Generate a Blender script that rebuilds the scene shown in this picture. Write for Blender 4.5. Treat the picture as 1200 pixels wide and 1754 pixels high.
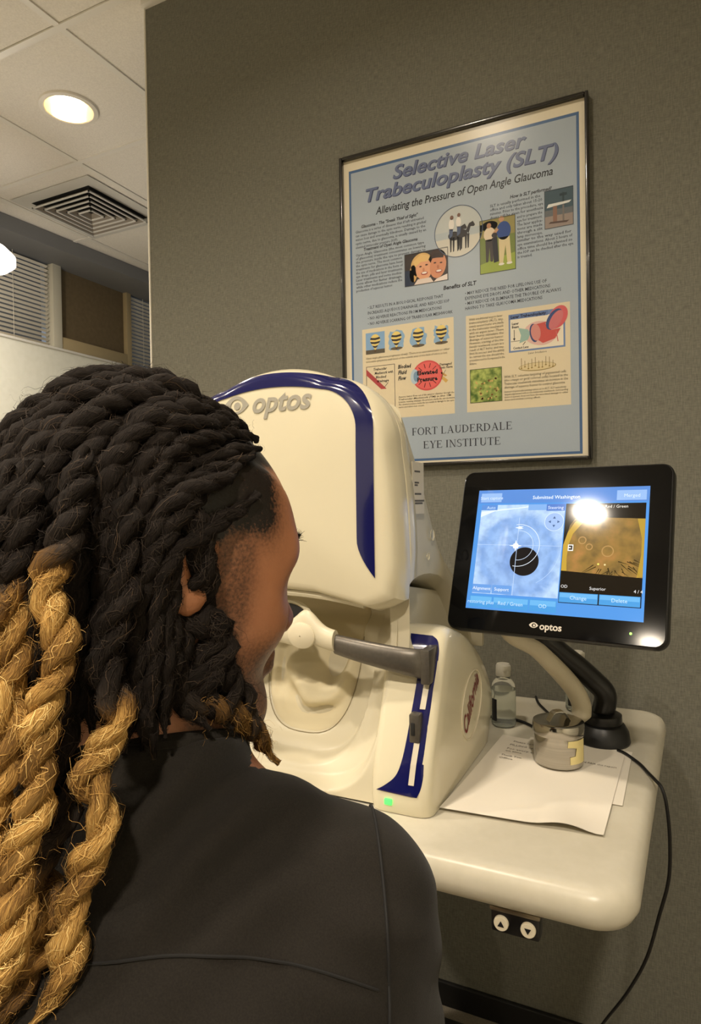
import bpy, bmesh, math, random
import numpy as np
from mathutils import Vector, Matrix
random.seed(7)
for _o in list(bpy.data.objects): bpy.data.objects.remove(_o)
C = bpy.context.scene.collection
scene = bpy.context.scene

# ------------------------------------------------------------------ camera
CAM_POS = Vector((0.458, -1.5743, 1.28)); YAW = 0.4494; PITCH = -0.0128; ROLL = -0.016; FPX = 1109.4
def _camera():
    cam = bpy.data.cameras.new('camera'); co = bpy.data.objects.new('camera', cam); C.objects.link(co)
    f = Vector((-math.sin(YAW)*math.cos(PITCH), math.cos(YAW)*math.cos(PITCH), math.sin(PITCH)))
    r = Vector((math.cos(YAW), math.sin(YAW), 0)); u = r.cross(f)
    c, s = math.cos(ROLL), math.sin(ROLL)
    r2 = c*r + s*u; u2 = -s*r + c*u
    m = Matrix((r2, u2, -f)).transposed().to_4x4(); m.translation = CAM_POS
    co.matrix_world = m
    cam.sensor_fit = 'VERTICAL'; cam.sensor_height = 36.0; cam.lens = FPX/1754*36.0
    cam.clip_start = 0.02; cam.clip_end = 60
    scene.camera = co
_camera()

# ------------------------------------------------------------------ world, exposure
w = bpy.data.worlds.new('world'); scene.world = w; w.use_nodes = True
w.node_tree.nodes['Background'].inputs[0].default_value = (0.55, 0.62, 0.70, 1)
w.node_tree.nodes['Background'].inputs[1].default_value = 0.35
scene.view_settings.view_transform = 'Standard'; scene.view_settings.look = 'None'
scene.view_settings.gamma = 1.0; scene.view_settings.use_curve_mapping = False
scene.view_settings.exposure = 0.08

CEIL = 2.846      # ceiling height
TAB = 0.825       # table top height

# ceiling lamps of the room, one of them added unseen to brighten the window side: (x, y, watts); the builder of the downlights puts the lamp into each can
LAMPS = [(-1.624, 0.262, 40), (-0.679, -2.543, 62), (-0.85, -4.166, 50), (0.85, -2.6, 105), (-2.1, -1.7, 90), (-0.17, -1.17, 32)]

# ------------------------------------------------------------------ helpers
def mat(name, col, rough=0.5, metal=0.0, spec=0.5, emit=None, es=0.0, trans=0.0, ior=1.45, coat=0.0, alpha=1.0, sheen=0.0):
    m = bpy.data.materials.new(name); m.use_nodes = True
    b = m.node_tree.nodes['Principled BSDF']
    b.inputs['Base Color'].default_value = (*col, 1); b.inputs['Roughness'].default_value = rough
    b.inputs['Metallic'].default_value = metal; b.inputs['Specular IOR Level'].default_value = spec
    b.inputs['IOR'].default_value = ior; b.inputs['Transmission Weight'].default_value = trans
    b.inputs['Coat Weight'].default_value = coat; b.inputs['Coat Roughness'].default_value = 0.05
    b.inputs['Alpha'].default_value = alpha
    if sheen: b.inputs['Sheen Weight'].default_value = sheen
    if emit: b.inputs['Emission Color'].default_value = (*emit, 1); b.inputs['Emission Strength'].default_value = es
    return m
def srgb(r, g, b):
    f = lambda c: (c/255/12.92) if c/255 <= 0.04045 else ((c/255+0.055)/1.055)**2.4
    return (f(r), f(g), f(b))
def noise_mat(name, c1, c2, scale=50, rough=0.6, bump=0.0, bscale=None, detail=4, stretch=(1,1,1), spec=0.4, metal=0.0, dist=0.002, lo=0.3, hi=0.7, sheen=0.0):
    m = mat(name, c1, rough, metal, spec, sheen=sheen); nt = m.node_tree; b = nt.nodes['Principled BSDF']
    tc = nt.nodes.new('ShaderNodeTexCoord'); mp = nt.nodes.new('ShaderNodeMapping'); mp.inputs['Scale'].default_value = stretch
    nt.links.new(tc.outputs['Object'], mp.inputs['Vector'])
    n = nt.nodes.new('ShaderNodeTexNoise'); n.inputs['Scale'].default_value = scale; n.inputs['Detail'].default_value = detail
    nt.links.new(mp.outputs[0], n.inputs['Vector'])
    r = nt.nodes.new('ShaderNodeValToRGB'); r.color_ramp.elements[0].color = (*c1, 1); r.color_ramp.elements[1].color = (*c2, 1)
    r.color_ramp.elements[0].position = lo; r.color_ramp.elements[1].position = hi
    nt.links.new(n.outputs['Fac'], r.inputs[0]); nt.links.new(r.outputs[0], b.inputs['Base Color'])
    if bump:
        n2 = nt.nodes.new('ShaderNodeTexNoise'); n2.inputs['Scale'].default_value = bscale or scale; n2.inputs['Detail'].default_value = 5
        nt.links.new(mp.outputs[0], n2.inputs['Vector'])
        bp = nt.nodes.new('ShaderNodeBump'); bp.inputs['Strength'].default_value = bump; bp.inputs['Distance'].default_value = dist
        nt.links.new(n2.outputs['Fac'], bp.inputs['Height']); nt.links.new(bp.outputs[0], b.inputs['Normal'])
    return m

class MB:
    """collects geometry for ONE mesh object"""
    def __init__(s): s.v = []; s.f = []
    def add(s, vs, fs):
        o = len(s.v); s.v += [tuple(p) for p in vs]; s.f += [tuple(i+o for i in f) for f in fs]; return s
    def box(s, a, b, M=None):
        x0,y0,z0 = a; x1,y1,z1 = b
        vs = [Vector(p) for p in ((x0,y0,z0),(x1,y0,z0),(x1,y1,z0),(x0,y1,z0),(x0,y0,z1),(x1,y0,z1),(x1,y1,z1),(x0,y1,z1))]
        if M: vs = [M @ p for p in vs]
        return s.add(vs, [(0,3,2,1),(4,5,6,7),(0,1,5,4),(1,2,6,5),(2,3,7,6),(3,0,4,7)])
    def rbox(s, a, b, r=0.004, seg=3, M=None):
        bm = bmesh.new(); bmesh.ops.create_cube(bm, size=1)
        for v in bm.verts: v.co = Vector([a[i]+(v.co[i]+.5)*(b[i]-a[i]) for i in range(3)])
        bmesh.ops.bevel(bm, geom=list(bm.edges), offset=r, segments=seg, affect='EDGES', profile=0.5)
        if M: bm.transform(M)
        bm.verts.index_update(); s.add([v.co for v in bm.verts], [[v.index for v in f.verts] for f in bm.faces]); bm.free(); return s
    def loft(s, rings, cap0=True, cap1=True, closed=True):
        n = len(rings[0]); vs = [p for r in rings for p in r]; fs = []
        for i in range(len(rings)-1):
            for j in range(n if closed else n-1):
                k = (j+1) % n; fs.append((i*n+j, i*n+k, (i+1)*n+k, (i+1)*n+j))
        if cap0: fs.append(tuple(range(n-1, -1, -1)))
        if cap1: fs.append(tuple((len(rings)-1)*n+j for j in range(n)))
        return s.add(vs, fs)
    def tube(s, pts, rad, n=10, caps=True, tw=0.0, flat=1.0):
        pts = [Vector(p) for p in pts]; R = rad if hasattr(rad, '__len__') else [rad]*len(pts)
        t = [(pts[min(i+1,len(pts)-1)]-pts[max(i-1,0)]).normalized() for i in range(len(pts))]
        a = Vector((0,0,1)) if abs(t[0].z) < .9 else Vector((1,0,0)); u = (a - t[0]*a.dot(t[0])).normalized(); rings = []
        for i, p in enumerate(pts):
            u = (u - t[i]*u.dot(t[i])).normalized(); q = t[i].cross(u)
            rings.append([p + (u*math.cos(2*math.pi*j/n+tw*i) + q*flat*math.sin(2*math.pi*j/n+tw*i))*R[i] for j in range(n)])
        return s.loft(rings, caps, caps)
    def lathe(s, prof, n=32, c=(0,0,0), caps=True):
        rings = [[(c[0]+r*math.cos(2*math.pi*j/n), c[1]+r*math.sin(2*math.pi*j/n), c[2]+z) for j in range(n)] for r, z in prof]
        return s.loft(rings, caps, caps)
    def prism(s, poly, fn0, fn1):
        n = len(poly); return s.add([fn0(p) for p in poly]+[fn1(p) for p in poly], [tuple(range(n-1,-1,-1)), tuple(range(n,2*n))]+[(i,(i+1)%n,n+(i+1)%n,n+i) for i in range(n)])
    def slab(s, hw, hh, r, prof, M=None, seg=8):
        """rounded rectangle outline swept through profile [(inset, z)]"""
        rings = []
        for d, z in prof:
            ring = [Vector((x, y, z)) for x, y in rrect(hw-d, hh-d, max(r-d, 0.0008), seg)]
            rings.append([M @ p for p in ring] if M else ring)
        return s.loft(rings)
    def build(s, name, m, parent=None, smooth=35, M=None):
        me = bpy.data.meshes.new(name); me.from_pydata(s.v, [], s.f); me.update()
        if M: me.transform(M)
        if m is not None: me.materials.append(m)
        bm = bmesh.new(); bm.from_mesh(me); bmesh.ops.recalc_face_normals(bm, faces=bm.faces); bm.to_mesh(me); bm.free()
        if smooth:
            me.polygons.foreach_set('use_smooth', [True]*len(me.polygons)); me.set_sharp_from_angle(angle=math.radians(smooth))
        return link(name, me, parent)
def rrect(hw, hh, r, seg=8):
    out = []
    for cx, cy, a0 in ((hw-r, hh-r, 0), (-hw+r, hh-r, 90), (-hw+r, -hh+r, 180), (hw-r, -hh+r, 270)):
        for k in range(seg+1):
            a = math.radians(a0+90*k/seg); out.append((cx+r*math.cos(a), cy+r*math.sin(a)))
    return out
def link(name, data, parent=None):
    o = bpy.data.objects.new(name, data); C.objects.link(o)
    if parent: o.parent = parent; o.matrix_parent_inverse = parent.matrix_world.inverted() if False else Matrix()
    return o
def tag(o, label, cat, group=None):
    o['label'] = label; o['category'] = cat
    if group: o['group'] = group
    return o
def thing(name, label, cat, M=None, group=None):
    o = bpy.data.objects.new(name, None); C.objects.link(o); o.empty_display_size = .05
    if M: o.matrix_world = M
    return tag(o, label, cat, group)
def struct(o): o['kind'] = 'structure'; return o
def catmull(pts, n=8):
    P = [Vector(p) for p in pts]; P = [2*P[0]-P[1]] + P + [2*P[-1]-P[-2]]; out = []
    for i in range(1, len(P)-2):
        for k in range(n):
            t = k/n; a,b,c,d = P[i-1],P[i],P[i+1],P[i+2]
            out.append(0.5*((2*b)+(c-a)*t+(2*a-5*b+4*c-d)*t*t+(3*b-a-3*c+d)*t**3))
    return out + [P[-2]]
def T(x=0, y=0, z=0): return Matrix.Translation((x,y,z))
def Rz(a): return Matrix.Rotation(math.radians(a), 4, 'Z')
def Rx(a): return Matrix.Rotation(math.radians(a), 4, 'X')
def text_mesh(txt, size, width=None, shear=0.0, align='LEFT', res=2, bold=0.0, spacing=1.0, font=None):
    """vertices/faces of a line of text lying in the XY plane, baseline at y=0, as lists"""
    cu = bpy.data.curves.new('t', 'FONT'); cu.body = txt; cu.size = size; cu.shear = shear; cu.align_x = align
    cu.resolution_u = res; cu.fill_mode = 'FRONT'; cu.offset = bold; cu.space_character = spacing
    ob = bpy.data.objects.new('t', cu); C.objects.link(ob)
    dg = bpy.context.evaluated_depsgraph_get(); dg.update()
    me = bpy.data.meshes.new_from_object(ob.evaluated_get(dg))
    vs = [Vector(v.co) for v in me.vertices]; fs = [tuple(p.vertices) for p in me.polygons]
    bpy.data.objects.remove(ob); bpy.data.curves.remove(cu); bpy.data.meshes.remove(me)
    if width and vs:
        x0 = min(v.x for v in vs); x1 = max(v.x for v in vs); k = width/(x1-x0)
        a = {'LEFT': x0, 'CENTER': (x0+x1)/2, 'RIGHT': x1}[align]
        for v in vs: v.x = (v.x-a)*k
    return vs, fs
# ================================================================== the room
M_wall = None
def wallpaper():
    m = mat('woven_wallcovering', srgb(104,101,88), 0.78, spec=0.25); nt = m.node_tree; b = nt.nodes['Principled BSDF']
    tc = nt.nodes.new('ShaderNodeTexCoord')
    def nz(scale, st, det=4):
        mp = nt.nodes.new('ShaderNodeMapping'); mp.inputs['Scale'].default_value = st; nt.links.new(tc.outputs['Object'], mp.inputs[0])
        n = nt.nodes.new('ShaderNodeTexNoise'); n.inputs['Scale'].default_value = scale; n.inputs['Detail'].default_value = det; nt.links.new(mp.outputs[0], n.inputs['Vector']); return n
    h = nz(60, (1,1,9)); v = nz(60, (6,1,1)); 
    mx = nt.nodes.new('ShaderNodeMath'); mx.operation = 'ADD'; nt.links.new(h.outputs['Fac'], mx.inputs[0]); nt.links.new(v.outputs['Fac'], mx.inputs[1])
    r = nt.nodes.new('ShaderNodeValToRGB'); r.color_ramp.elements[0].position = .35; r.color_ramp.elements[1].position = .68
    hv = nt.nodes.new('ShaderNodeMath'); hv.operation = 'MULTIPLY'; hv.inputs[1].default_value = .5; nt.links.new(mx.outputs[0], hv.inputs[0])
    r.color_ramp.elements[0].color = (*srgb(96,95,86),1); r.color_ramp.elements[1].color = (*srgb(124,122,111),1)
    nt.links.new(hv.outputs[0], r.inputs[0]); nt.links.new(r.outputs[0], b.inputs['Base Color'])
    bp = nt.nodes.new('ShaderNodeBump'); bp.inputs['Strength'].default_value = .5; bp.inputs['Distance'].default_value = .002
    nt.links.new(hv.outputs[0], bp.inputs['Height']); nt.links.new(bp.outputs[0], b.inputs['Normal'])
    return m
M_wall = wallpaper()
M_cream = noise_mat('cream_paint', srgb(222,220,204), srgb(228,226,211), 30, 0.6)
M_white = mat('white_paint', srgb(222,218,208), 0.5)
M_carpet = noise_mat('carpet', srgb(128,120,106), srgb(150,141,126), 300, 0.95, 0.6, 400)
M_tile = noise_mat('ceiling_tile_mineral', srgb(218,213,204), srgb(230,225,216), 160, 0.9, 0.35, 220, spec=0.1, dist=.0015)
M_grid = mat('grid_white', srgb(222,218,210), 0.45)
M_bulk = mat('bulkhead_grey', srgb(118,118,118), 0.6)
M_dark = mat('recess_shade', srgb(24,24,24), 0.8)

CX = -0.984
o = struct(MB().box((CX-0.0,0,0),(2.2,0.12,CEIL)).build('wall_back', M_wall, smooth=0))
struct(MB().rbox((CX-.006,-.004,0),(CX,.124,CEIL),.002,2).build('trim_1', M_white, smooth=0))
struct(MB().box((-4.2,-5.2,-.05),(2.2,3.2,0)).build('floor', M_carpet, smooth=0))
struct(MB().box((2.2,-5.2,0),(2.3,.12,CEIL)).build('wall_right', M_cream, smooth=0))
struct(MB().box((-4.2,-5.3,0),(2.3,-5.2,CEIL)).build('wall_front', M_cream, smooth=0))
struct(MB().box((-4.2,3.2,0),(CX,3.3,CEIL)).build('wall_far', M_cream, smooth=0))
struct(MB().rbox((CX,-.012,0),(2.2,0,.06),.003,2).build('baseboard_back', mat('vinyl_base', srgb(30,29,28), .5), smooth=0))
# window side of the room (left): low cream wall, clerestory windows over it
WX = -2.87
ww = struct(MB().box((WX-.12,-5.2,0),(WX+.012,3.2,2.243)).build('wall_left', M_cream, smooth=0))
struct(MB().rbox((WX-.10,-5.2,2.243),(WX+.03,3.2,2.258),.004,2).build('trim_2', M_white))
# dropped bulkhead along the ceiling
a = math.atan2(.10, 1.0)
bk = MB().box((-.30,-8.5,2.765),(0,2.2,CEIL)); 
struct(bk.build('trim_3', M_bulk, smooth=0, M=T(-2.655,.95,0)@Rz(-3.0)))

# ceiling: slab above, tiles and grid bars below
ceil = struct(MB().box((-4.2,-5.2,CEIL+.16),(2.3,3.3,CEIL+.2)).build('ceiling', M_tile, smooth=0))
GX, GY, PT = -1.2964, -0.0569, 0.62
tile_me = None
tb = MB().slab(PT/2-.014, PT/2-.014, .001, [(.0,0),(.0,.01),(.006,.016)], seg=1)
tb2 = MB().slab(PT/2-.008, PT/2-.008, .001, [(.006,-.004),(.0,.002),(0,.02)], seg=1)
tile_me = tb2.build('ceiling_tile', M_tile, ceil, smooth=0); first = tile_me
skips = []
nx0, nx1, ny0, ny1 = -5, 6, -9, 6
def in_room(x, y): return -4.2 < x < 2.2 and -5.2 < y < 3.2
cells = [(i, j) for i in range(nx0, nx1) for j in range(ny0, ny1) if in_room(GX+(i+.5)*PT, GY+(j+.5)*PT)]
VENT = (-2.426+.1926, .737+.1926)
def holed_tile(x, y, lx, ly):
    h = PT/2-.008; n = 48; b = MB(); out = []; inn = []
    for k in range(n):
        a = 2*math.pi*k/n; c, s_ = math.cos(a), math.sin(a); m_ = max(abs(c), abs(s_)); out.append((h*c/m_, h*s_/m_)); inn.append((lx-x+.1*c, ly-y+.1*s_))
    rings = [[(u,v,.02) for u,v in out],[(u,v,-.004) for u,v in out],[(u,v,-.004) for u,v in inn],[(u,v,.02) for u,v in inn],[(u,v,.02) for u,v in out]]
    b.loft(rings, False, False); o = b.build('ceiling_tile', M_tile, ceil, smooth=0); o.location = (x, y, CEIL+.006)
for n, (i, j) in enumerate(cells):
    x, y = GX+(i+.5)*PT, GY+(j+.5)*PT
    hit = [l for l in LAMPS if abs(l[0]-x) < PT/2 and abs(l[1]-y) < PT/2]
    if hit and n: holed_tile(x, y, hit[0][0], hit[0][1]); continue
    t = first if n == 0 else first.copy()
    if n: C.objects.link(t)
    t.location = (x, y, CEIL+.006)
for i in range(nx0, nx1+1):
    x = GX+i*PT
    if -4.2 < x < 2.2: MB().box((x-.012,-5.2,CEIL-.002),(x+.012,3.2,CEIL+.004)).build('grid_bar', M_grid, ceil, smooth=0)
for j in range(ny0, ny1+1):
    y = GY+j*PT
    if -5.2 < y < 3.2: MB().box((-4.2,y-.012,CEIL-.003),(2.2,y+.012,CEIL+.003)).build('grid_bar', M_grid, ceil, smooth=0)
struct(MB().box((CX,-.022,CEIL-.012),(2.2,0,CEIL+.002)).build('trim_4', M_grid, smooth=0))

# recessed downlights
M_trimring = mat('lamp_trim', srgb(225,220,210), 0.35)
M_refl = mat('lamp_reflector', (.95,.82,.55), 0.18, metal=0.9)
M_bulb = mat('lamp_bulb', (1,.9,.7), 0.5, emit=(1.0,.80,.50), es=26)
lamp_lbl = ['lit recessed ceiling downlight with gold reflector near the square air vent',
            'recessed ceiling downlight whose bright disc is mirrored in the monitor screen',
            'recessed ceiling downlight mirrored in the lower corner of the monitor bezel',
            'recessed ceiling downlight behind the seated person, nearest the right side wall',
            'unseen recessed ceiling downlight added to brighten the window side, left of the seated person',
            'recessed ceiling downlight above the seated person, glinting on the poster frame top']
for k, (x, y, wt) in enumerate(LAMPS):
    t = thing('downlight', lamp_lbl[k], 'ceiling light', T(x,y,CEIL), 'recessed downlights in the ceiling')
    MB().lathe([(.088,-.004),(.092,-.007),(.108,-.005),(.110,0),(.110,.003),(.088,.003)], 40, caps=False).build('trim_ring', M_trimring, t)
    MB().lathe([(.088,-.004),(.088,.01),(.084,.05),(.072,.10),(.05,.13),(.002,.14)], 40, caps=False).build('reflector', M_refl, t)
    MB().lathe([(.001,.03),(.03,.033),(.045,.045),(.05,.062),(.04,.09),(.02,.13)], 28, caps=False).build('bulb', M_bulb, t)
    ld = bpy.data.lights.new('lamp_light', 'AREA'); ld.shape = 'DISK'; ld.size = .15; ld.energy = wt*.45; ld.color = (1.0,.88,.72); ld.spread = math.radians(150)
    lo = bpy.data.objects.new('lamp_light', ld); C.objects.link(lo); lo.parent = t; lo.location = (0,0,-.009)

# square louvred air vent
t = thing('air_vent', 'white square four-way louvred air diffuser in the ceiling', 'air vent', T(VENT[0],VENT[1],CEIL))
vh = .2
MB().box((-vh-.07,-vh-.07,-.004),(vh+.07,vh+.07,-.001)).build('panel', mat('vent_white', srgb(200,198,192), .45), t, smooth=0)
MB().box((-vh,-vh,-.0052),(vh,vh,-.0042)).build('opening_shade', M_dark, t, smooth=0)  # flat dark sheet, the shade inside the duct put in as colour
M_louv = mat('louvre_white', srgb(214,211,204), 0.4); M_louv_shade = mat('louvre_shade', srgb(128,119,106), 0.5)  # louvre bodies get a darker tone, painting their shade against the white lips
for k in range(5):
    h = vh-.004-k*.038; ring = MB()
    q = [(-h,-h),(h,-h),(h,h),(-h,h)]; h2 = h-.019
    q2 = [(-h2,-h2),(h2,-h2),(h2,h2),(-h2,h2)]
    e = .004
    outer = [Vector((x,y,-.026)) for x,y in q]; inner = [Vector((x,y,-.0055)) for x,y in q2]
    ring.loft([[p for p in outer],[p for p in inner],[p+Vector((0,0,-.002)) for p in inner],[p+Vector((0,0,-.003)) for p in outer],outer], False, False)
    lv = ring.build('louvre', M_louv_shade, t, smooth=0)
    lip = MB(); e = .0035
    for (x0,y0),(x1,y1) in zip(q, q[1:]+q[:1]): lip.box((min(x0,x1)-e,min(y0,y1)-e,-.032),(max(x0,x1)+e,max(y0,y1)+e,-.026))
    lip.build('lip', M_louv, lv, smooth=0)

# windows with blinds between posts, seen over the low wall
M_glassbright = mat('window_glass', (.10,.10,.09), 0.05, emit=(.75,.85,1.0), es=.03)
M_post = mat('window_post', srgb(196,190,170), .5)
M_brown = noise_mat('brown_panel', srgb(104,90,66), srgb(112,97,72), 40, .75, spec=.2)
M_frame = mat('tan_frame', srgb(168,150,112), .5)
M_slat = mat('blind_slat', srgb(226,218,200), .45)
zt = 2.84; zb = 2.262
def ypx(y): return y
def window(n, y0, y1):
    return struct(MB().box((WX-.085,y0,zb-.01),(WX-.08,y1,zt)).build('window_%d'%n, M_glassbright, smooth=0))
def blind(y0, y1, label, pitch=.026, ang=24):
    t = thing('window_blind', label, 'blind', T(WX-.02,(y0+y1)/2,zb), 'white slatted window blinds')
    L = (y1-y0)/2-.004; me = None
    sl = MB(); ca, sa = math.cos(math.radians(ang)), math.sin(math.radians(ang))
    prof = [(-.011,-.0),(0,.0018),(.011,0),(.011,-.0006),(0,.0012),(-.011,-.0006)]
    sl.loft([[(u*ca-v*sa, yy, u*sa+v*ca) for u,v in prof] for yy in (-L,L)])
    n = int((zt-zb-.03)/pitch)
    for k in range(n):
        if k == 0: s = sl.build('slat', M_slat, t, smooth=40); me = s
        else: s = me.copy(); C.objects.link(s)
        s.location = (0,0,.014+k*pitch)
    MB().rbox((-.012,-L,.0),(.012,L,.008),.002,2).build('bottom_rail', M_slat, t)
    MB().rbox((-.014,-L,zt-zb-.03),(.014,L,zt-zb),.003,2).build('head_rail', M_slat, t)
    for yy in (-L*.62, L*.42):
        MB().tube([(.013,yy,.0),(.013,yy,zt-zb-.02)], .0012, 6).build('ladder_cord', M_slat, t)
window(1, .05, 1.19); blind(.35, 1.195, 'wide white slatted blind left of the brown panel')
window(2, 1.86, 2.6); blind(1.865, 2.45, 'white slatted blind right of the brown panel, cut off by the dark wall')
p = thing('window_post', 'cream window post between the blind and the brown panel', 'post', T(WX,1.235,zb))
MB().rbox((-.06,-.032,0),(.012,.032,zt-zb),.004,2).build('post', M_post, p)
p = thing('wall_panel', 'matt brown panel in a tan frame between the two blinds', 'panel', T(WX,1.55,zb))
MB().box((-.05,-.255,.075),(-.03,.262,zt-zb)).build('board', M_brown, p, smooth=0)
MB().rbox((-.05,-.28,0),(.004,.262,.075),.003,2).build('bottom_rail', M_frame, p)
MB().rbox((-.05,.262,0),(.004,.305,zt-zb),.003,2).build('side_rail', M_frame, p)
# far hanging lamp, only its edge is in the picture
lp = thing('hanging_lamp', 'edge of a glowing white drum lamp at the left border', 'lamp', T(-2.293,.319,2.40))
MB().lathe([(.02,.06),(.13,.055),(.165,.02),(.165,-.01),(.14,-.03),(.02,-.035)], 32).build('lamp_shade', mat('opal_shade', (.95,.93,.9), .4, emit=(1.0,.90,.86), es=1.0), lp)
MB().tube([(0,0,.05),(0,0,CEIL-2.40)], .006, 8).build('stem', M_grid, lp)
ld = bpy.data.lights.new('lamp_light', 'POINT'); ld.energy = 17; ld.color = (1.0,.92,.82); ld.shadow_soft_size = .1; lo = bpy.data.objects.new('lamp_light', ld); C.objects.link(lo); lo.parent = lp; lo.location = (0,0,-.12)
# ================================================================== table
M_table = noise_mat('table_laminate', srgb(196,190,172), srgb(201,195,178), 60, 0.32, spec=.5)
TX0, TX1, TY0, TY1 = -0.56, 0.462, -0.79, -0.035
tcx, tcy = (TX0+TX1)/2, (TY0+TY1)/2
table = thing('instrument_table', 'beige height-adjustable instrument table with rounded edges against the dark wall', 'table', T(tcx,tcy,0))
th = .052
prof = [(.02,-th),(.008,-th+.006),(.001,-th+.018),(0,-th/2),(.001,-.016),(.006,-.006),(.014,-.0015),(.024,0)]
tt_ = MB().slab((TX1-TX0)/2, (TY1-TY0)/2, .055, prof, T(0,0,TAB), 10)
tt_.v = [(x-(.034*((TY1-TY0)/2-y)/(TY1-TY0) if x > .2 else 0), y, z) for x, y, z in tt_.v]      # right side runs in slightly towards the front
tt_.build('table_top', M_table, table)
M_col = mat('column_dark', srgb(40,39,37), .45)
MB().slab(.16,.11,.02,[(.0,.06),(0,.45)],T(-.12,.05,0),5).build('lower_column', M_col, table)
MB().slab(.14,.09,.02,[(.0,.40),(0,TAB-th-.02)],T(-.12,.05,0),5).build('upper_column', M_col, table)
MB().box((-.34,-.28,TAB-th-.025),(.34,.28,TAB-th)).build('support_plate', M_col, table, smooth=0)
MB().slab(.34,.26,.05,[(.0,.012),(0,.04),(.015,.06)],T(-.12,.05,0),6).build('foot', M_col, table)
for sx in (-1,1):
    for sy in (-1,1): MB().lathe([(.02,0),(.02,.012)],16,(-.12+sx*.29,.05+sy*.21,0)).build('foot_pad', M_col, table)
# up / down switch plate hanging under the front edge
sw = MB(); swM = T(.288-tcx, TY0-tcy+.022, TAB-th-.017)
swp = MB().rbox((-.030,-.004,-.0165),(.030,.02,.017),.003,2).build('switch_plate', mat('switch_black', srgb(18,17,17), .3, spec=.6), table, M=swM)
MB().rbox((-.031,-.0065,.011),(.031,.019,.0172),.002,2).build('plate_lip', mat('brushed_metal', srgb(150,138,118), .35, metal=.9), swp, M=swM)
M_bw = mat('button_white', srgb(222,212,188), .4)
for sx, up in ((-.0165,1),(.0165,-1)):
    b = MB().lathe([(.0092,0),(.0092,.003),(.0084,.0045),(.001,.0045)],28).build('button', M_bw, swp, M=swM@T(sx,-.004,-.0025)@Rx(90))
    s_ = .004
    MB().prism([(-s_,-.003*up),(s_,-.003*up),(0,.004*up)], lambda p: (p[0],p[1],.0044), lambda p: (p[0],p[1],.0052)).build('arrow', mat('arrow_black',(.01,.01,.012),.4), swp, smooth=0, M=swM@T(sx,-.004,-.0025)@Rx(90))
# ================================================================== retinal scanner on the table
SX = -0.107
M_shell = mat('scanner_shell', srgb(212,204,178), 0.2, spec=.5, coat=.25)
M_shell2 = mat('scanner_shell_satin', srgb(204,196,172), 0.36, spec=.45)
M_navy = mat('navy_gloss', srgb(17,20,78), 0.14, spec=.6, coat=.4)
M_logo = mat('logo_grey', srgb(150,146,134), .4)
M_bar = noise_mat('bar_grey_metal', srgb(92,88,82), srgb(100,95,88), 200, .36, metal=.55)
M_red = mat('script_red', srgb(112,20,24), .5)
M_led = mat('led_green', (.1,.9,.15), .3, emit=(.04,1.0,.08), es=1.6)
scanner = thing('retinal_scanner', 'cream white retinal scanner with navy arched stripe on the beige table', 'medical scanner', T(SX,-.5,TAB))
OFF = T(-SX, .5, -TAB)      # world coordinates -> scanner coordinates
# ---- hood outline (x relative to centre, z world)
def hood_outline(hw, zt, zb=1.118, r=.115, n=14):
    pts = [(0,zb+.022),(hw*.35,zb+.017),(hw*.62,zb+.004),(hw*.80,zb-.004),(hw*.90,zb+.004),(hw*.985,zb+.014)]
    crown = .022
    zs = zt-crown
    for k in range(5): pts.append((hw - .012*(k/4)**2*1.0, zb+.014+(zs-r-zb-.014)*(k+1)/5))
    cx, cz = hw-.012-r, zs-r
    for k in range(1, n+1):
        a = math.pi/2*k/n*0.93; pts.append((cx+r*math.cos(a), cz+r*math.sin(a)))
    x0, z0 = pts[-1]
    for k in range(1, 7): t_ = k/6; pts.append((x0*(1-t_), z0+(zt-z0)*(1-(1-t_)**2)))
    left = [(-x, z) for x, z in pts[-2:0:-1]]
    return pts+left
HO = hood_outline(.215, 1.503); HC = (0, 1.30)
def gauge(x, z):
    """scale of the hood outline (about its centre) that passes through (x, z)"""
    dx, dz = x-HC[0], z-HC[1]; a = math.atan2(dz, dx); best = 9
    for i in range(len(HO)):
        x0, z0 = HO[i][0]-HC[0], HO[i][1]-HC[1]; x1, z1 = HO[(i+1)%len(HO)][0]-HC[0], HO[(i+1)%len(HO)][1]-HC[1]
        ex, ez = x1-x0, z1-z0; den = dx*ez-dz*ex
        if abs(den) < 1e-12: continue
        t_ = (x0*ez-z0*ex)/den; u = (x0*dz-z0*dx)/den
        if t_ > 0 and -1e-6 <= u <= 1+1e-6: best = min(best, t_)
    return 1/best
def hood_y(s):   # front surface depth for gauge s
    return -.700+.016*s**2.2 + (.028*max(0,(s-.90)/.10)**2.6)
def scaled(k): return [(HC[0]+(x-HC[0])*k, HC[1]+(z-HC[1])*k) for x, z in HO]
fr = MB(); rings = []
for k in (.02,.25,.5,.7,.82,.88,.91,.935,.955,.972,.985,.994,1.0):
    rings.append([(SX+x, hood_y(k), z) for x, z in scaled(k)])
rings.append([(SX+x, -.640, z) for x, z in scaled(1.0)])
rings.append([(SX+x, -.637, z) for x, z in scaled(.985)])
fr.loft(rings); fr.build('front_cover', M_shell, scanner, smooth=40, M=OFF)
# side wrap band behind the front cover
bd = MB(); rings = []
for k, y, zt, zb in ((.975,-.640,1.482,1.135),(1.0,-.636,1.487,1.14),(1.008,-.628,1.487,1.145),(1.008,-.612,1.480,1.15),(.995,-.604,1.47,1.16),(.975,-.602,1.46,1.165)):
    rings.append([(SX+x*k, y, z) for x, z in hood_outline(.215, zt+.014, zb)])
bd.loft(rings); bd.build('side_band', M_shell, scanner, smooth=40, M=OFF)
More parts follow.
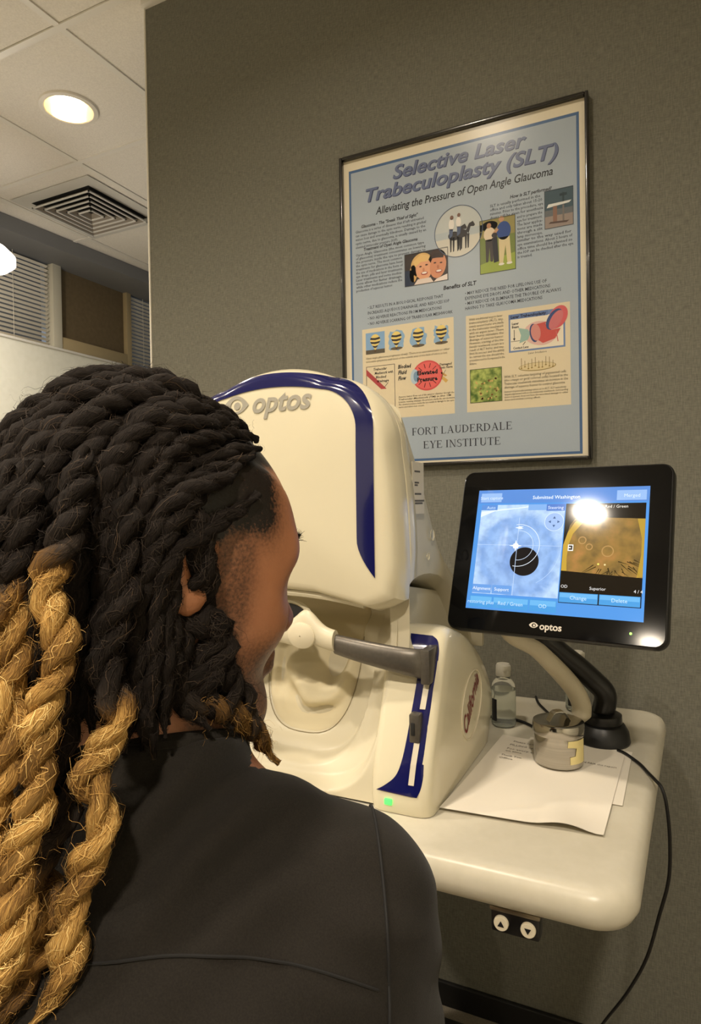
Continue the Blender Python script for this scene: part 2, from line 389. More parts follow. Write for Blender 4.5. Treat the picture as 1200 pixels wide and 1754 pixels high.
# rear shell: wedge that falls away to the back and flares at the foot
rs = MB(); rings = []
for y, hw, zt, zb in ((-.612,.205,1.462,1.135),(-.60,.206,1.447,1.142),(-.575,.207,1.414,1.146),(-.55,.208,1.382,1.147),(-.52,.209,1.340,1.145),(-.48,.210,1.280,1.138),(-.45,.211,1.238,1.125),(-.42,.214,1.208,1.105),(-.38,.218,1.178,1.07),(-.33,.220,1.13,1.01),(-.29,.215,1.06,.97),(-.275,.20,1.02,.965)):
    r_ = min(.028, (zt-zb)*.45)
    ring = []
    for x, z in hood_outline(hw, zt, zb, r_): ring.append((SX+x, y, z))
    rings.append(ring)
rs.loft(rings); rs.build('rear_shell', M_shell2, scanner, smooth=40, M=OFF)
# ---- navy arched stripe
def stripe_pts():
    ow, iw = .1775, .150; zt_o, zt_i = 1.4925, 1.4685; ro, ri = .088, .066; zb = 1.168
    O = []; I = []
    # from the right tip up, over, and down to the left tip, sampled by matching parameter
    N = 26
    for k in range(N+1):      # right leg
        t_ = k/N; z = zb+(zt_o-.012-ro-zb)*t_
        O.append((ow, z)); zi = zb+(zt_i-.010-ri-zb)*t_
        bulge = max(0, 1-(zi-zb)/.055); I.append((iw+(ow-iw)*bulge**1.6, zi))
    for k in range(1, 15):
        a = math.pi/2*k/14*.93
        O.append((ow-ro+ro*math.cos(a), zt_o-.012-ro+ro*math.sin(a))); I.append((iw-ri+ri*math.cos(a), zt_i-.010-ri+ri*math.sin(a)))
    xo, zo = O[-1]; xi, zi = I[-1]
    for k in range(1, 13):
        t_ = k/12; O.append((xo*(1-t_), zo+(zt_o-zo)*(1-(1-t_)**2))); I.append((xi*(1-t_), zi+(zt_i-zi)*(1-(1-t_)**2)))
    O += [(-x, z) for x, z in O[-2::-1]]; I += [(-x, z) for x, z in I[-2::-1]]
    return O, I
O_, I_ = stripe_pts(); st = MB(); vs = []; M_ = 6
for (xo,zo),(xi,zi) in zip(O_, I_):
    for k in range(M_+1):
        x = xo+(xi-xo)*k/M_; z = zo+(zi-zo)*k/M_; vs.append((SX+x, hood_y(gauge(x,z))-.0014, z))
fs = [(i*(M_+1)+k, (i+1)*(M_+1)+k, (i+1)*(M_+1)+k+1, i*(M_+1)+k+1) for i in range(len(O_)-1) for k in range(M_)]
st.add(vs, fs); st.build('arched_stripe', M_navy, scanner, smooth=60, M=OFF)
# ---- logo on the hood: eye mark and word
def on_hood(vs, x0, z0): return [(SX+x0+v[0], hood_y(gauge(x0+v[0], z0+v[1]))-.0012, z0+v[1]) for v in vs]
vs, fs = text_mesh('optos', .047, .108, 0.22, 'LEFT', 4, bold=.0012)
MB().add(on_hood(vs, -.033, 1.430), fs).build('logo_word', M_logo, scanner, smooth=0, M=OFF)
def eye_mark(h):
    """eye with a highlight: outer almond ring + pupil, polygons in 2D"""
    out = []
    n = 24; up = [(-1+2*i/n, .62*(1-(abs(-1+2*i/n))**2.0)) for i in range(n+1)]
    lo = [(x, -.55*(1-abs(x)**2.2)) for x, _ in up]
    return up, lo
def eye_geo(s):
    up, lo = eye_mark(s); vs = []; fs = []
    o = [(x*s, y*s) for x, y in up] + [(x*s, y*s) for x, y in lo[-2:0:-1]]
    n = len(o); inn = [(s*(.05+.46*math.cos(2*math.pi*(n/2-i)/n)), s*(.0+.40*math.sin(2*math.pi*(n/2-i)/n))) for i in range(n)]
    vs = [Vector((x,y,0)) for x,y in o]+[Vector((x,y,0)) for x,y in inn]
    fs = [(i,(i+1)%n,n+(i+1)%n,n+i) for i in range(n)]
    b = len(vs); m_ = 20
    vs += [Vector((s*(.10+.25*math.cos(2*math.pi*i/m_)), s*(-.02+.24*math.sin(2*math.pi*i/m_)), 0)) for i in range(m_)]; fs.append(tuple(range(b,b+m_)))
    return vs, fs
vs, fs = eye_geo(.026)
MB().add(on_hood(vs, -.067, 1.444), fs).build('logo_eye', M_logo, scanner, smooth=0, M=OFF)

# ---- lower body: stepped basin with a soft bellows
def sgauge(x, z, a, b, cz, n=3.2): return ((abs(x)/a)**n + (abs(z-cz)/b)**n)**(1/n)
def smooth(a, b, t):
    t = min(1, max(0, (t-a)/(b-a))); return t*t*(3-2*t)
def basin_y(x, z):
    y = -.690 + .062*smooth(.86, 1.09, z)
    g = sgauge(x, z, .092, .150, 1.035, 2.8)      # bellows rim
    g2 = sgauge(x, z, .130, .180, 1.035, 3.0)
    g3 = sgauge(x, z, .170, .200, 1.035, 3.6)
    y += .030*smooth(1.04, .97, g3) + .022*smooth(1.02, .80, g3)
    y += .024*smooth(1.02, .97, g2) + .012*smooth(1.0, .72, g2)
    y += .006*smooth(1.0, .975, g)
    # visor recess under the hood
    y += .030*smooth(1.055, 1.085, z)*smooth(.165, .145, abs(x))
    return y
def gauss(x, z, cx, cz, sx, sz, a=0):
    c, s_ = math.cos(a), math.sin(a); dx, dz = x-cx, z-cz; u, v = c*dx+s_*dz, -s_*dx+c*dz
    return math.exp(-(u/sx)**2-(v/sz)**2)
def bellows_y(x, z):
    y = 0
    y -= .026*gauss(x,z,.02,.955,.05,.035,.3); y += .022*gauss(x,z,.045,.99,.022,.05,-.5); y -= .018*gauss(x,z,.085,1.0,.03,.035)
    y += .016*gauss(x,z,.03,.925,.03,.010,.25); y -= .012*gauss(x,z,-.03,.99,.03,.05,.2); y += .018*gauss(x,z,-.02,.94,.02,.03,.6)
    y -= .012*gauss(x,z,.06,1.04,.07,.012,-.1); y += .012*gauss(x,z,-.07,.98,.02,.05); y -= .016*gauss(x,z,-.085,.97,.02,.05)
    return y*2.0
def grid_mesh(x0, x1, z0, z1, nx, nz, fy, keep=None):
    idx = {}; vs = []; fs = []
    for j in range(nz+1):
        for i in range(nx+1):
            x = x0+(x1-x0)*i/nx; z = z0+(z1-z0)*j/nz; idx[i,j] = len(vs); vs.append((SX+x, fy(x,z), z))
    for j in range(nz):
        for i in range(nx):
            if keep is None or keep(x0+(x1-x0)*(i+.5)/nx, z0+(z1-z0)*(j+.5)/nz): fs.append((idx[i,j],idx[i+1,j],idx[i+1,j+1],idx[i,j+1]))
    return vs, fs
lb = MB(); vs, fs = grid_mesh(-.188, .208, TAB+.004, 1.15, 120, 90, basin_y)
lb.add(vs, fs)
lb.add([(SX+x,y,z) for x,y,z in ((-.188,-.66,TAB+.0005),(.188,-.67,TAB+.0005),(.188,-.33,TAB+.0005),(-.188,-.33,TAB+.0005),(-.188,-.62,1.15),(.188,-.62,1.15),(.188,-.33,1.10),(-.188,-.33,1.10))],
       [(0,1,2,3),(1,2,6,5),(2,3,7,6),(3,0,4,7),(4,5,6,7)])
lb.build('lower_body', M_shell2, scanner, smooth=50, M=OFF)
# soft bellows: polar patch that sits in the rim
bl = MB(); vs = []; fs = []; NR, NA = 26, 64
def rim_r(a):
    lo_, hi_ = .01, .3
    for _ in range(30):
        m_ = (lo_+hi_)/2
        if sgauge(m_*math.cos(a), 1.035+m_*math.sin(a), .092, .150, 1.035, 2.8) < .985: lo_ = m_
        else: hi_ = m_
    return lo_
for i in range(NR+1):
    for k in range(NA):
        a = 2*math.pi*k/NA; r_ = rim_r(a)*i/NR; x, z = r_*math.cos(a), 1.035+r_*math.sin(a)
        edge = smooth(1.0, .75, i/NR); vs.append((SX+x, basin_y(x,z)-.004*smooth(1,.96,i/NR)+edge*bellows_y(x,z), z))
for i in range(NR):
    for k in range(NA): fs.append((i*NA+k, i*NA+(k+1)%NA, (i+1)*NA+(k+1)%NA, (i+1)*NA+k))
bl.add(vs, fs); bl.build('bellows', mat('bellows_soft', srgb(214,203,172), .7, spec=.2), scanner, smooth=80, M=OFF)
# thin dark gap line round the bellows
gl = [(SX+rim_r(2*math.pi*k/96)*1.012*math.cos(2*math.pi*k/96), 0, 1.035+rim_r(2*math.pi*k/96)*1.012*math.sin(2*math.pi*k/96)) for k in range(46,99)]
gl = [(x, basin_y(x-SX, z)-.0002, z) for x,_,z in gl]
MB().tube(gl, .0008, 6, False).build('rim_gap', mat('gap_dark', srgb(136,125,98), .8), scanner, M=OFF)

# ---- pillars left and right (side profile swept over x with rounded edges)
PROF = [(-.700,.826),(-.7035,.835),(-.703,.86),(-.693,.90),(-.672,.95),(-.650,1.0),(-.632,1.04),(-.622,1.06),(-.611,1.074),(-.597,1.082),(-.575,1.083),(-.555,1.077),(-.52,1.066),(-.48,1.05),(-.44,1.029),(-.40,1.003),(-.36,.970),(-.33,.937),(-.312,.905),(-.306,.88),(-.31,.86),(-.325,.845),(-.35,.833),(-.38,.826)]
def inset_poly(P, d):
    n = len(P); out = []
    for i in range(n):
        a, b, c = Vector(P[i-1]), Vector(P[i]), Vector(P[(i+1)%n]); e1 = (b-a).normalized(); e2 = (c-b).normalized()
        nn = Vector((e1.y+e2.y, -(e1.x+e2.x))); nn = nn.normalized()*d; out.append((b.x-nn.x*-1, b.y-nn.y*-1))
    return out
def front_y(z):
    for i in range(1, 10):
        if PROF[i][1] <= z <= PROF[i+1][1]:
            t_ = (z-PROF[i][1])/(PROF[i+1][1]-PROF[i][1]); return PROF[i][0]+t_*(PROF[i+1][0]-PROF[i][0])
    return PROF[1][0]
cz_, cy_ = .95, -.52
for sgn, nm in ((1,'pillar'),(-1,'pillar')):
    pb = MB(); rings = []
    def xs(x): return SX+sgn*x
    for x, d in ((.166,.03),(.168,.012),(.174,.004),(.184,.0),(.236,0),(.247,.0015),(.2545,.005),(.259,.010),(.262,.018),(.2635,.05),(.2635,.09)):
        ring = []
        for (y, z) in PROF:
            k = 1-d/.16; yy = cy_+(y-cy_)*(1-d/.19); zz = max(TAB+.001, cz_+(z-cz_)*(1-d/.13))
            if z < .834: zz = TAB+.001
            ring.append((xs(x), yy, zz))
        rings.append(ring)
    pb.loft(rings); pl = pb.build(nm, M_shell, scanner, smooth=45, M=OFF)
    # navy inlay that follows the front of the pillar: outline in (x rel centre, z)
    Lf = [(.180,.858),(.193,.866),(.2085,.880),(.2165,.900),(.2205,.93),(.2225,.96),(.2245,.99),(.2255,1.02),(.2225,1.042),(.212,1.056),(.2055,1.067),(.2040,1.0735)]
    Rt = [(.243,.856),(.2475,.866),(.250,.880),(.251,.900),(.252,.93),(.2525,.96),(.253,.99),(.2535,1.02),(.2535,1.045),(.252,1.058),(.248,1.067),(.240,1.0725)]
    L2 = [(p.x, p.y) for p in catmull([(a,b,0) for a,b in Lf], 4)]; R2 = [(p.x, p.y) for p in catmull([(a,b,0) for a,b in Rt], 4)]
    def surf(x, z, e=.0016):
        bend = .010*max(0,(x-.232)/.030)**2.2*1.2
        return (xs(x), front_y(z)-e+bend+.0, z)
    inl = MB(); vs = []; K = 8
    for (xl,zl),(xr,zr) in zip(L2, R2):
        for k in range(K+1): vs.append(surf(xl+(xr-xl)*k/K, zl+(zr-zl)*k/K))
    fs = [(i*(K+1)+k,(i+1)*(K+1)+k,(i+1)*(K+1)+k+1,i*(K+1)+k+1) for i in range(len(L2)-1) for k in range(K)]
    inl.add(vs, fs); ni = inl.build('navy_inlay', M_navy, pl, smooth=60, M=OFF)
    # slots with light strips
    for z0, z1 in ((.872,.928),(.972,1.006)):
        xc = lambda z: .234+(z-.87)*.055
        n = 8; pts = [(xc(z0+(z1-z0)*k/n), z0+(z1-z0)*k/n) for k in range(n+1)]
        sl = MB(); vs = []
        for x, z in pts:
            for dx in (-.0042,.0042): vs.append(surf(x+dx, z, .0026))
        sl.add(vs, [(2*i,2*i+2,2*i+3,2*i+1) for i in range(n)]); sl.build('slot_strip', mat('slot_white', srgb(206,198,180), .3), pl, smooth=0, M=OFF)
        gr = MB(); gr.tube([surf(x-.0055, z, .001) for x, z in pts], .0022, 6); gr.build('slot_edge', M_navy, pl, M=OFF)
    # latch
    la = MB(); zc = .948; yf = front_y(zc)
    la.rbox((xs(.2335)-.008, yf-.012, zc-.021),(xs(.2335)+.008, yf+.006, zc+.021),.002,2)
    la.build('latch', M_bar, pl, M=OFF)
    MB().rbox((xs(.2315)-.003, yf-.0135, zc-.010),(xs(.2315)+.0035, yf-.010, zc+.009),.0015,2).build('latch_slot', M_dark, pl, M=OFF)
    # rail bracket holding the bar
    MB().rbox((xs(.2455)-.009, -.662, 1.008),(xs(.2455)+.005, -.618, 1.060),.002,2).build('bar_bracket', M_bar, pl, M=OFF)
    if sgn == 1:
        MB().rbox((xs(.199)-.006, front_y(.843)-.003, .8385),(xs(.199)+.006, front_y(.843)+.006, .8475),.0015,2).build('power_light', M_led, pl, M=OFF)
        # side oval with a script word
        oc = (-.478,.930); n = 40; ov = []
        tilt = math.radians(25)
        for k in range(n+1):
            a = 2*math.pi*k/n; u, v = .066*math.cos(a), .052*math.sin(a); ov.append((xs(.2642), oc[0]+u*math.cos(tilt)-v*math.sin(tilt), oc[1]+u*math.sin(tilt)+v*math.cos(tilt)))
        MB().tube(ov, .0012, 6, False).build('oval_rim', M_shell2, pl, M=OFF)
        vs, fs = text_mesh('California', .046, .112, .35, 'CENTER', 3, .0006)
        rot = math.radians(40)
        MB().add([(xs(.2645), oc[0]+v.x*math.cos(rot)-(v.y-.008)*math.sin(rot), oc[1]+v.x*math.sin(rot)+(v.y-.008)*math.cos(rot)) for v in vs], fs).build('script_word', M_red, pl, smooth=0, M=OFF)
# ---- cross bar: grey ends and cream cheek rest in the middle
def bar_path(s): return [(SX+s*.241,-.650,1.036),(SX+s*.226,-.660,1.039),(SX+s*.19,-.668,1.045),(SX+s*.14,-.672,1.053),(SX+s*.100,-.672,1.060)]
for s_ in (1,-1):
    P_ = catmull(bar_path(s_), 6); bb = MB(); rings = []
    for i, p in enumerate(P_):
        f_ = i/(len(P_)-1); h = .0265-.009*f_; d = .010
        rings.append([(p.x, p.y+d*math.cos(a)*(1 if math.cos(a)<0 else 1), p.z+h*math.sin(a)*.9) for a in [2*math.pi*k/20 for k in range(20)]])
    bb.loft(rings); bb.build('face_bar', M_bar, scanner, smooth=50, M=OFF)
cr = MB(); rings = []
for k in range(33):
    t_ = -1+2*k/32; x = .102*t_; z = 1.066+.020*math.exp(-((abs(t_)-.52)/.22)**2)+.006*(1-t_*t_); y = -.676+.004*(1-abs(t_))
    h = .0165+.012*math.exp(-((abs(t_)-.45)/.25)**2); dz = -.006*math.exp(-((abs(t_)-.5)/.25)**2)
    rings.append([(SX+x, y+.012*math.cos(a), z+dz+h*math.sin(a)) for a in [2*math.pi*i/20 for i in range(20)]])
cr.loft(rings); cr.build('cheek_rest', M_shell2, scanner, smooth=60, M=OFF)
for s_ in (-1,1):
    MB().lathe([(.001,.0),(.018,.001),(.024,.004),(.025,.008)],28,caps=False).build('cheek_cup', mat('cup_cream', srgb(206,197,172), .45), scanner, M=OFF@T(SX+s_*.047,-.692,1.072)@Rx(-90)@Matrix.Diagonal((1,.85,1,1)))
# visor lip under the hood, round eye port behind
vp = [(SX+x, -.668, 1.1235+.014*(1-(x/.15)**2)) for x in [-.15+.30*k/24 for k in range(25)]]
MB().tube(vp, .006, 8).build('visor_lip', M_shell2, scanner, M=OFF)
MB().lathe([(.05,0),(.053,.004),(.058,.004),(.062,0)],40,caps=False).build('eye_port', M_shell2, scanner, M=OFF@T(SX,-.646,1.085)@Rx(90)@Matrix.Diagonal((.8,.62,1,1)))
MB().lathe([(.001,0),(.05,.0)],40,caps=False).build('eye_port_glass', mat('port_glass', (.02,.02,.025), .08), scanner, M=OFF@T(SX,-.648,1.085)@Rx(90)@Matrix.Diagonal((.8,.62,1,1)))
# service sticker on the side and paper plate at the rear
nt_ = MB(); nt_.box((SX+.2096,-.613,1.262),(SX+.2106,-.560,1.345)); stk = nt_.build('service_sticker', mat('sticker_paper', srgb(212,204,184), .7), scanner, smooth=0, M=OFF)
for k, (z, w_) in enumerate(((1.330,.026),(1.312,.02),(1.308,.014),(1.294,.03),(1.283,.044),(1.279,.036))):
    MB().box((SX+.2106,-.604,z-.0014),(SX+.2109,-.604+w_,z+.0014)).build('printed_line', mat('print_grey', srgb(96,92,86), .8), stk, smooth=0, M=OFF)
MB().rbox((SX+.185,-.276,.985),(SX+.232,-.262,1.06),.003,2).build('rear_plate', M_shell2, scanner, M=OFF)
for (y, z, r_) in ((-.525,1.225,.010),(-.548,1.190,.006)):
    MB().lathe([(r_*.75,.0),(r_,.001),(r_,.002)],24,caps=False).build('screw_cap', M_shell, scanner, M=OFF@T(SX+.2110,y,z)@Matrix.Rotation(math.pi/2,4,'Y'))
# ================================================================== touch monitor on its arm
MO = Vector((0.29775,-0.48889,1.19970)); MS = .28/.304; MR = Vector((.98788985,-.15514486,.00192594)); MU = Vector((.04706876,.31149357,.94908181)); MN = Vector((-.14784509,-.93749764,.31502381))
MM = Matrix((MR, MU, MN)).transposed().to_4x4(); MM = MM @ Matrix.Scale(MS, 4); MM.translation = MO      # local x right, y up, z towards the viewer
M_bez = mat('bezel_black', srgb(9,9,10), .08, spec=.28)
M_hous = mat('housing_black', srgb(20,20,21), .4)
def emi(name, col, s_=1.0): return mat(name, (col[0]*.15, col[1]*.15, col[2]*.15), .07, spec=.3, emit=col, es=s_)
mon = thing('touch_monitor', 'black touchscreen monitor showing a blue eye image on the desk arm', 'monitor', MM)
hw, hh = .1875, .1545
MB().slab(hw, hh, .02, [(.012,-.034),(.003,-.030),(0,-.024),(0,-.004),(.0015,-.001),(.003,0)], seg=8).build('housing', M_hous, mon)
bz = MB().slab(hw-.003, hh-.003, .017, [(0,-.002),(0,.0003),(.0008,.0008)], seg=8).build('bezel', M_bez, mon, smooth=5)
SWd, SHt = .304, .228
scr = MB().box((-SWd/2,-SHt/2,.0005),(SWd/2,SHt/2,.0011)).build('screen', emi('screen_blue', srgb(84,150,226), .95), mon, smooth=0)
def sx(u): return (u-.5)*SWd
def sy(v): return (.5-v)*SHt
class Lay: z = .0012
def poly2(name, pts, col, lay, s_=.95, m=None):
    z = .0012+lay*.00016
    return MB().add([(x,y,z) for x,y in pts], [tuple(range(len(pts)))]).build(name, m or emi(name+'_light', col, s_), scr, smooth=0)
def rect(name, u0, v0, u1, v1, col, lay, s_=.95, m=None): return poly2(name, [(sx(u0),sy(v1)),(sx(u1),sy(v1)),(sx(u1),sy(v0)),(sx(u0),sy(v0))], col, lay, s_, m)
def word(name, txt, u, v, size, col, lay, width=None, align='LEFT', bold=0, s_=1.0):
    vs, fs = text_mesh(txt, size, width, 0, align, 2, bold)
    z = .0012+lay*.00016
    return MB().add([(p.x+sx(u), p.y+sy(v), z) for p in vs], fs).build(name, emi(name+'_light', col, s_), scr, smooth=0)
def circ(cu, cv, r, n=48, a0=0, a1=360): return [(sx(cu)+r*math.cos(math.radians(a0+(a1-a0)*k/n)), sy(cv)+r*math.sin(math.radians(a0+(a1-a0)*k/n))) for k in range(n+(0 if a1-a0==360 else 1))]
def arc(name, cu, cv, r, a0, a1, wd, col, lay, clip=None):
    P_ = circ(cu, cv, r, 60, a0, a1)
    if a1-a0 == 360: P_.append(P_[0])
    vs = []; cx, cy = sx(cu), sy(cv); z = .0012+lay*.00016
    for x, y in P_:
        d = Vector((x-cx, y-cy)).normalized()*wd/2; vs += [(x-d.x,y-d.y,z),(x+d.x,y+d.y,z)]
    return MB().add(vs, [(2*i,2*i+1,2*i+3,2*i+2) for i in range(len(P_)-1)]).build(name, emi(name+'_light', col, 1.0), scr, smooth=0)
# eye camera picture: procedural infrared iris
def eye_image():
    m = emi('eye_image', (.5,.7,1), .95); nt = m.node_tree; b = nt.nodes['Principled BSDF']
    tc = nt.nodes.new('ShaderNodeTexCoord'); 
    def N(t): return nt.nodes.new(t)
    n = N('ShaderNodeTexNoise'); n.inputs['Scale'].default_value = 26; n.inputs['Detail'].default_value = 4; n.inputs['Distortion'].default_value = .8; nt.links.new(tc.outputs['Object'], n.inputs['Vector'])
    # distance from iris centre, local coordinates of the picture
    sub = N('ShaderNodeVectorMath'); sub.operation = 'SUBTRACT'; sub.inputs[1].default_value = (sx(.285), sy(.56), 0); nt.links.new(tc.outputs['Object'], sub.inputs[0])
    fl = N('ShaderNodeVectorMath'); fl.operation = 'MULTIPLY'; fl.inputs[1].default_value = (1,1.0,0); nt.links.new(sub.outputs[0], fl.inputs[0])
    ln = N('ShaderNodeVectorMath'); ln.operation = 'LENGTH'; nt.links.new(fl.outputs[0], ln.inputs[0])
    ad = N('ShaderNodeMath'); ad.operation = 'MULTIPLY_ADD'; ad.inputs[1].default_value = .05; nt.links.new(n.outputs['Fac'], ad.inputs[0]); nt.links.new(ln.outputs['Value'], ad.inputs[2])
    r = N('ShaderNodeValToRGB'); nt.links.new(ad.outputs[0], r.inputs[0]); e = r.color_ramp.elements
    e[0].position = 0; e[0].color = (*srgb(150,190,240),1); e[1].position = 1; e[1].color = (*srgb(205,228,250),1)
    for pos, c in ((.045,srgb(110,150,215)),(.075,srgb(150,188,240)),(.092,srgb(122,165,228)),(.112,srgb(190,218,250))):
        q = e.new(pos); q.color = (*c,1)
    # dark lashes in the upper right
    w_ = N('ShaderNodeTexNoise'); w_.inputs['Scale'].default_value = 60; w_.inputs['Detail'].default_value = 3; nt.links.new(tc.outputs['Object'], w_.inputs['Vector'])
    mx = N('ShaderNodeMix'); mx.data_type = 'RGBA'; mx.blend_type = 'MULTIPLY'; mx.inputs[0].default_value = .4
    rr = N('ShaderNodeValToRGB'); rr.color_ramp.elements[0].position = .36; rr.color_ramp.elements[0].color = (.35,.45,.62,1); rr.color_ramp.elements[1].position = .56; rr.color_ramp.elements[1].color = (1,1,1,1)
    nt.links.new(w_.outputs['Fac'], rr.inputs[0]); nt.links.new(r.outputs[0], mx.inputs[6]); nt.links.new(rr.outputs[0], mx.inputs[7])
    nt.links.new(mx.outputs[2], b.inputs['Emission Color']); return m
def fundus_image():
    m = emi('fundus_image', (.5,.4,.2), .95); nt = m.node_tree; b = nt.nodes['Principled BSDF']
    def N(t): return nt.nodes.new(t)
    tc = N('ShaderNodeTexCoord'); n = N('ShaderNodeTexNoise'); n.inputs['Scale'].default_value = 34; n.inputs['Detail'].default_value = 5; nt.links.new(tc.outputs['Object'], n.inputs['Vector'])
    r = N('ShaderNodeValToRGB'); nt.links.new(n.outputs['Fac'], r.inputs[0]); e = r.color_ramp.elements
    e[0].position = .32; e[0].color = (*srgb(92,70,32),1); e[1].position = .72; e[1].color = (*srgb(176,120,62),1); q = e.new(.52); q.color = (*srgb(140,106,46),1)
    nt.links.new(r.outputs[0], b.inputs['Emission Color']); return m
rect('title_strip', .0, .0, 1, .115, srgb(92,140,214), 1)
for nm, u0, u1, t_, cu in (('start_button', .02,.155,'Start capture',.09),('merged_button',.83,.985,'Merged',.91)):
    rect(nm, u0, .028, u1, .105, srgb(150,186,238), 2); word(nm+'_text', t_, cu, .082, .0085, srgb(214,230,252), 3, None, 'CENTER')
word('patient_name', 'Submitted Washington', .49, .085, .0092, srgb(226,238,254), 3, None, 'CENTER', .0001)
eyem = eye_image()
rect('eye_picture', .03, .13, .548, .875, (1,1,1), 2, m=eyem)
poly2('white_sclera', [(sx(.03),sy(.19)),(sx(.17),sy(.165)),(sx(.36),sy(.15)),(sx(.40),sy(.13)),(sx(.30),sy(.155)),(sx(.12),sy(.185)),(sx(.03),sy(.235))], srgb(226,240,254), 3)
rect('mode_tab', .03, .13, .135, .175, srgb(96,144,216), 4); word('mode_tab_text', 'Auto', .065, .166, .0085, srgb(196,220,250), 5)
rect('steering_tab', .44, .13, .548, .185, srgb(88,128,206), 4); word('steering_tab_text', 'Steering', .494, .171, .0085, srgb(220,234,254), 5, None, 'CENTER')
rect('stereo_tab', .33, .13, .44, .178, srgb(132,176,234), 4)
poly2('pupil', [(sx(.335)+.0265*math.cos(a), sy(.60)+.0262*math.sin(a)) for a in [2*math.pi*k/48 for k in range(48)]], (.012,.010,.010), 4)
arc('guide_ring', .29, .47, .0275, -95, 95, .0007, srgb(214,232,255), 6); arc('guide_ring', .29, .47, .039, -100, 100, .0009, srgb(230,240,255), 6)
arc('guide_ring', .29, .47, .0775, -60, 2, .0006, srgb(190,214,250), 6)
rect('cross_line', .03, .4685, .548, .4715, srgb(190,214,250), 6); rect('cross_line', .2815, .24, .2845, .875, srgb(190,214,250), 6)
star = []
for k in range(24):
    r_ = (.012 if k % 6 == 0 else .005+.002*random.random()); star.append((sx(.275)+r_*math.cos(2*math.pi*k/24), sy(.475)+r_*.9*math.sin(2*math.pi*k/24)))
poly2('bright_glint', star, srgb(236,246,255), 7, 1.1)
star = [(sx(.29)+(.009 if k%2 else .003)*math.cos(2*math.pi*k/10), sy(.325)+(.003)*math.sin(2*math.pi*k/10)) for k in range(10)]
poly2('small_glint', star, srgb(230,242,255), 7)
poly2('move_pad', circ(.492, .275, .0165), srgb(160,190,238), 5); arc('move_pad_rim', .492, .275, .0168, 0, 360, .0008, srgb(220,236,255), 6)
for ax, ay in ((1,0),(-1,0),(0,1),(0,-1)):
    cx, cy = sx(.492)+ax*.0068, sy(.275)+ay*.0068
    poly2('move_arrow', [(cx+ax*.0035,cy+ay*.0035),(cx-ay*.0025-ax*.001,cy+ax*.0025-ay*.001),(cx+ay*.0025-ax*.001,cy-ax*.0025-ay*.001)][::1], srgb(70,98,150), 7)
rect('alignment_tab', .03, .80, .15, .87, srgb(108,158,226), 4); word('alignment_text', 'Alignment', .09, .845, .0085, srgb(232,242,255), 5, None, 'CENTER')
rect('support_tab', .155, .80, .275, .87, srgb(108,158,226), 4); word('support_text', 'Support', .215, .845, .0085, srgb(232,242,255), 5, None, 'CENTER')
# right hand picture
rect('result_panel', .553, .128, .985, .905, srgb(30,24,16), 2)
fm = fundus_image()
poly2('fundus_picture', [(sx(.56),sy(.66)),(sx(.985),sy(.69)),(sx(.985),sy(.25)),(sx(.62),sy(.235)),(sx(.585),sy(.30)),(sx(.565),sy(.42))], (1,1,1), 3, m=fm)
vs = [(.555,.46),(.575,.36),(.61,.28),(.65,.235),(.70,.235),(.645,.30),(.605,.37),(.585,.46),(.58,.56),(.585,.66),(.555,.66)]
poly2('yellow_rim', [(sx(u),sy(v)) for u,v in vs][::-1], srgb(196,160,62), 4)
poly2('yellow_rim', [(sx(u),sy(v)) for u,v in ((.945,.25),(.985,.25),(.985,.68),(.955,.69),(.972,.52),(.972,.40))][::-1], srgb(182,150,60), 4)
for k in range(26):
    a = -8-62*random.random() if k < 13 else -75-70*random.random()
    L_ = .018+.022*random.random(); cu, cv = .78+.08*random.random(), .52+.03*random.random(); a_ = math.radians(a)
    r0 = .022+.012*random.random(); x0, y0 = sx(cu)+r0*math.cos(a_), sy(cv)+r0*math.sin(a_)
    x1, y1 = x0+L_*math.cos(a_), y0+L_*math.sin(a_)*.8
    x1 = min(x1, sx(.975)); y1 = max(y1, sy(.685)); x0 = min(x0, sx(.97)); y0 = max(y0, sy(.675)); n_ = Vector((-(y1-y0), x1-x0)).normalized()*.0008
    poly2('vessel', [(x0-n_.x,y0-n_.y),(x1,y1),(x0+n_.x,y0+n_.y)], srgb(60,48,24), 4)
for cu, cv, r_ in ((.66,.42,.006),(.70,.47,.005),(.80,.50,.009)): arc('pale_spot', cu, cv, r_, 0, 360, .0018, srgb(178,140,84), 4)
poly2('disc_glint', circ(.755,.60,.0018,10), srgb(236,224,110), 5); poly2('disc_glint', circ(.79,.603,.0016,10), srgb(240,220,160), 5)
rect('marker_box', .583, .455, .613, .505, srgb(240,240,236), 5); rect('marker_box_inner', .588, .463, .608, .497, srgb(60,50,36), 6); rect('marker_notch', .583, .475, .600, .485, srgb(240,240,236), 7)
word('colour_mode_text', 'Red / Green', .77, .165, .0075, srgb(236,232,222), 5)
word('side_text', 'OD', .56, .79, .0075, srgb(226,226,226), 5); word('field_text', 'Superior', .76, .795, .0075, srgb(226,226,226), 5, None, 'CENTER'); word('count_text', '4 / 4', .945, .80, .0075, srgb(236,236,236), 5)
def button(nm, u0, v0, u1, v1, txt):
    rect(nm, u0, v0, u1, v1, srgb(78,156,222), 5); rect(nm+'_sheen', u0+.004, v0+.005, u1-.004, v0+(v1-v0)*.5, srgb(108,180,236), 6)
    word(nm+'_text', txt, (u0+u1)/2, v1-(v1-v0)*.33, .0092, srgb(196,226,250), 7, None, 'CENTER')
button('change_button', .556, .825, .765, .90, 'Change'); button('delete_button', .772, .825, .98, .90, 'Delete')
button('capture_button', .022, .895, .165, .985, 'restoring plus'); button('colour_button', .17, .895, .385, .985, 'Red / Green'); button('eye_button', .39, .895, .545, .985, 'OD')
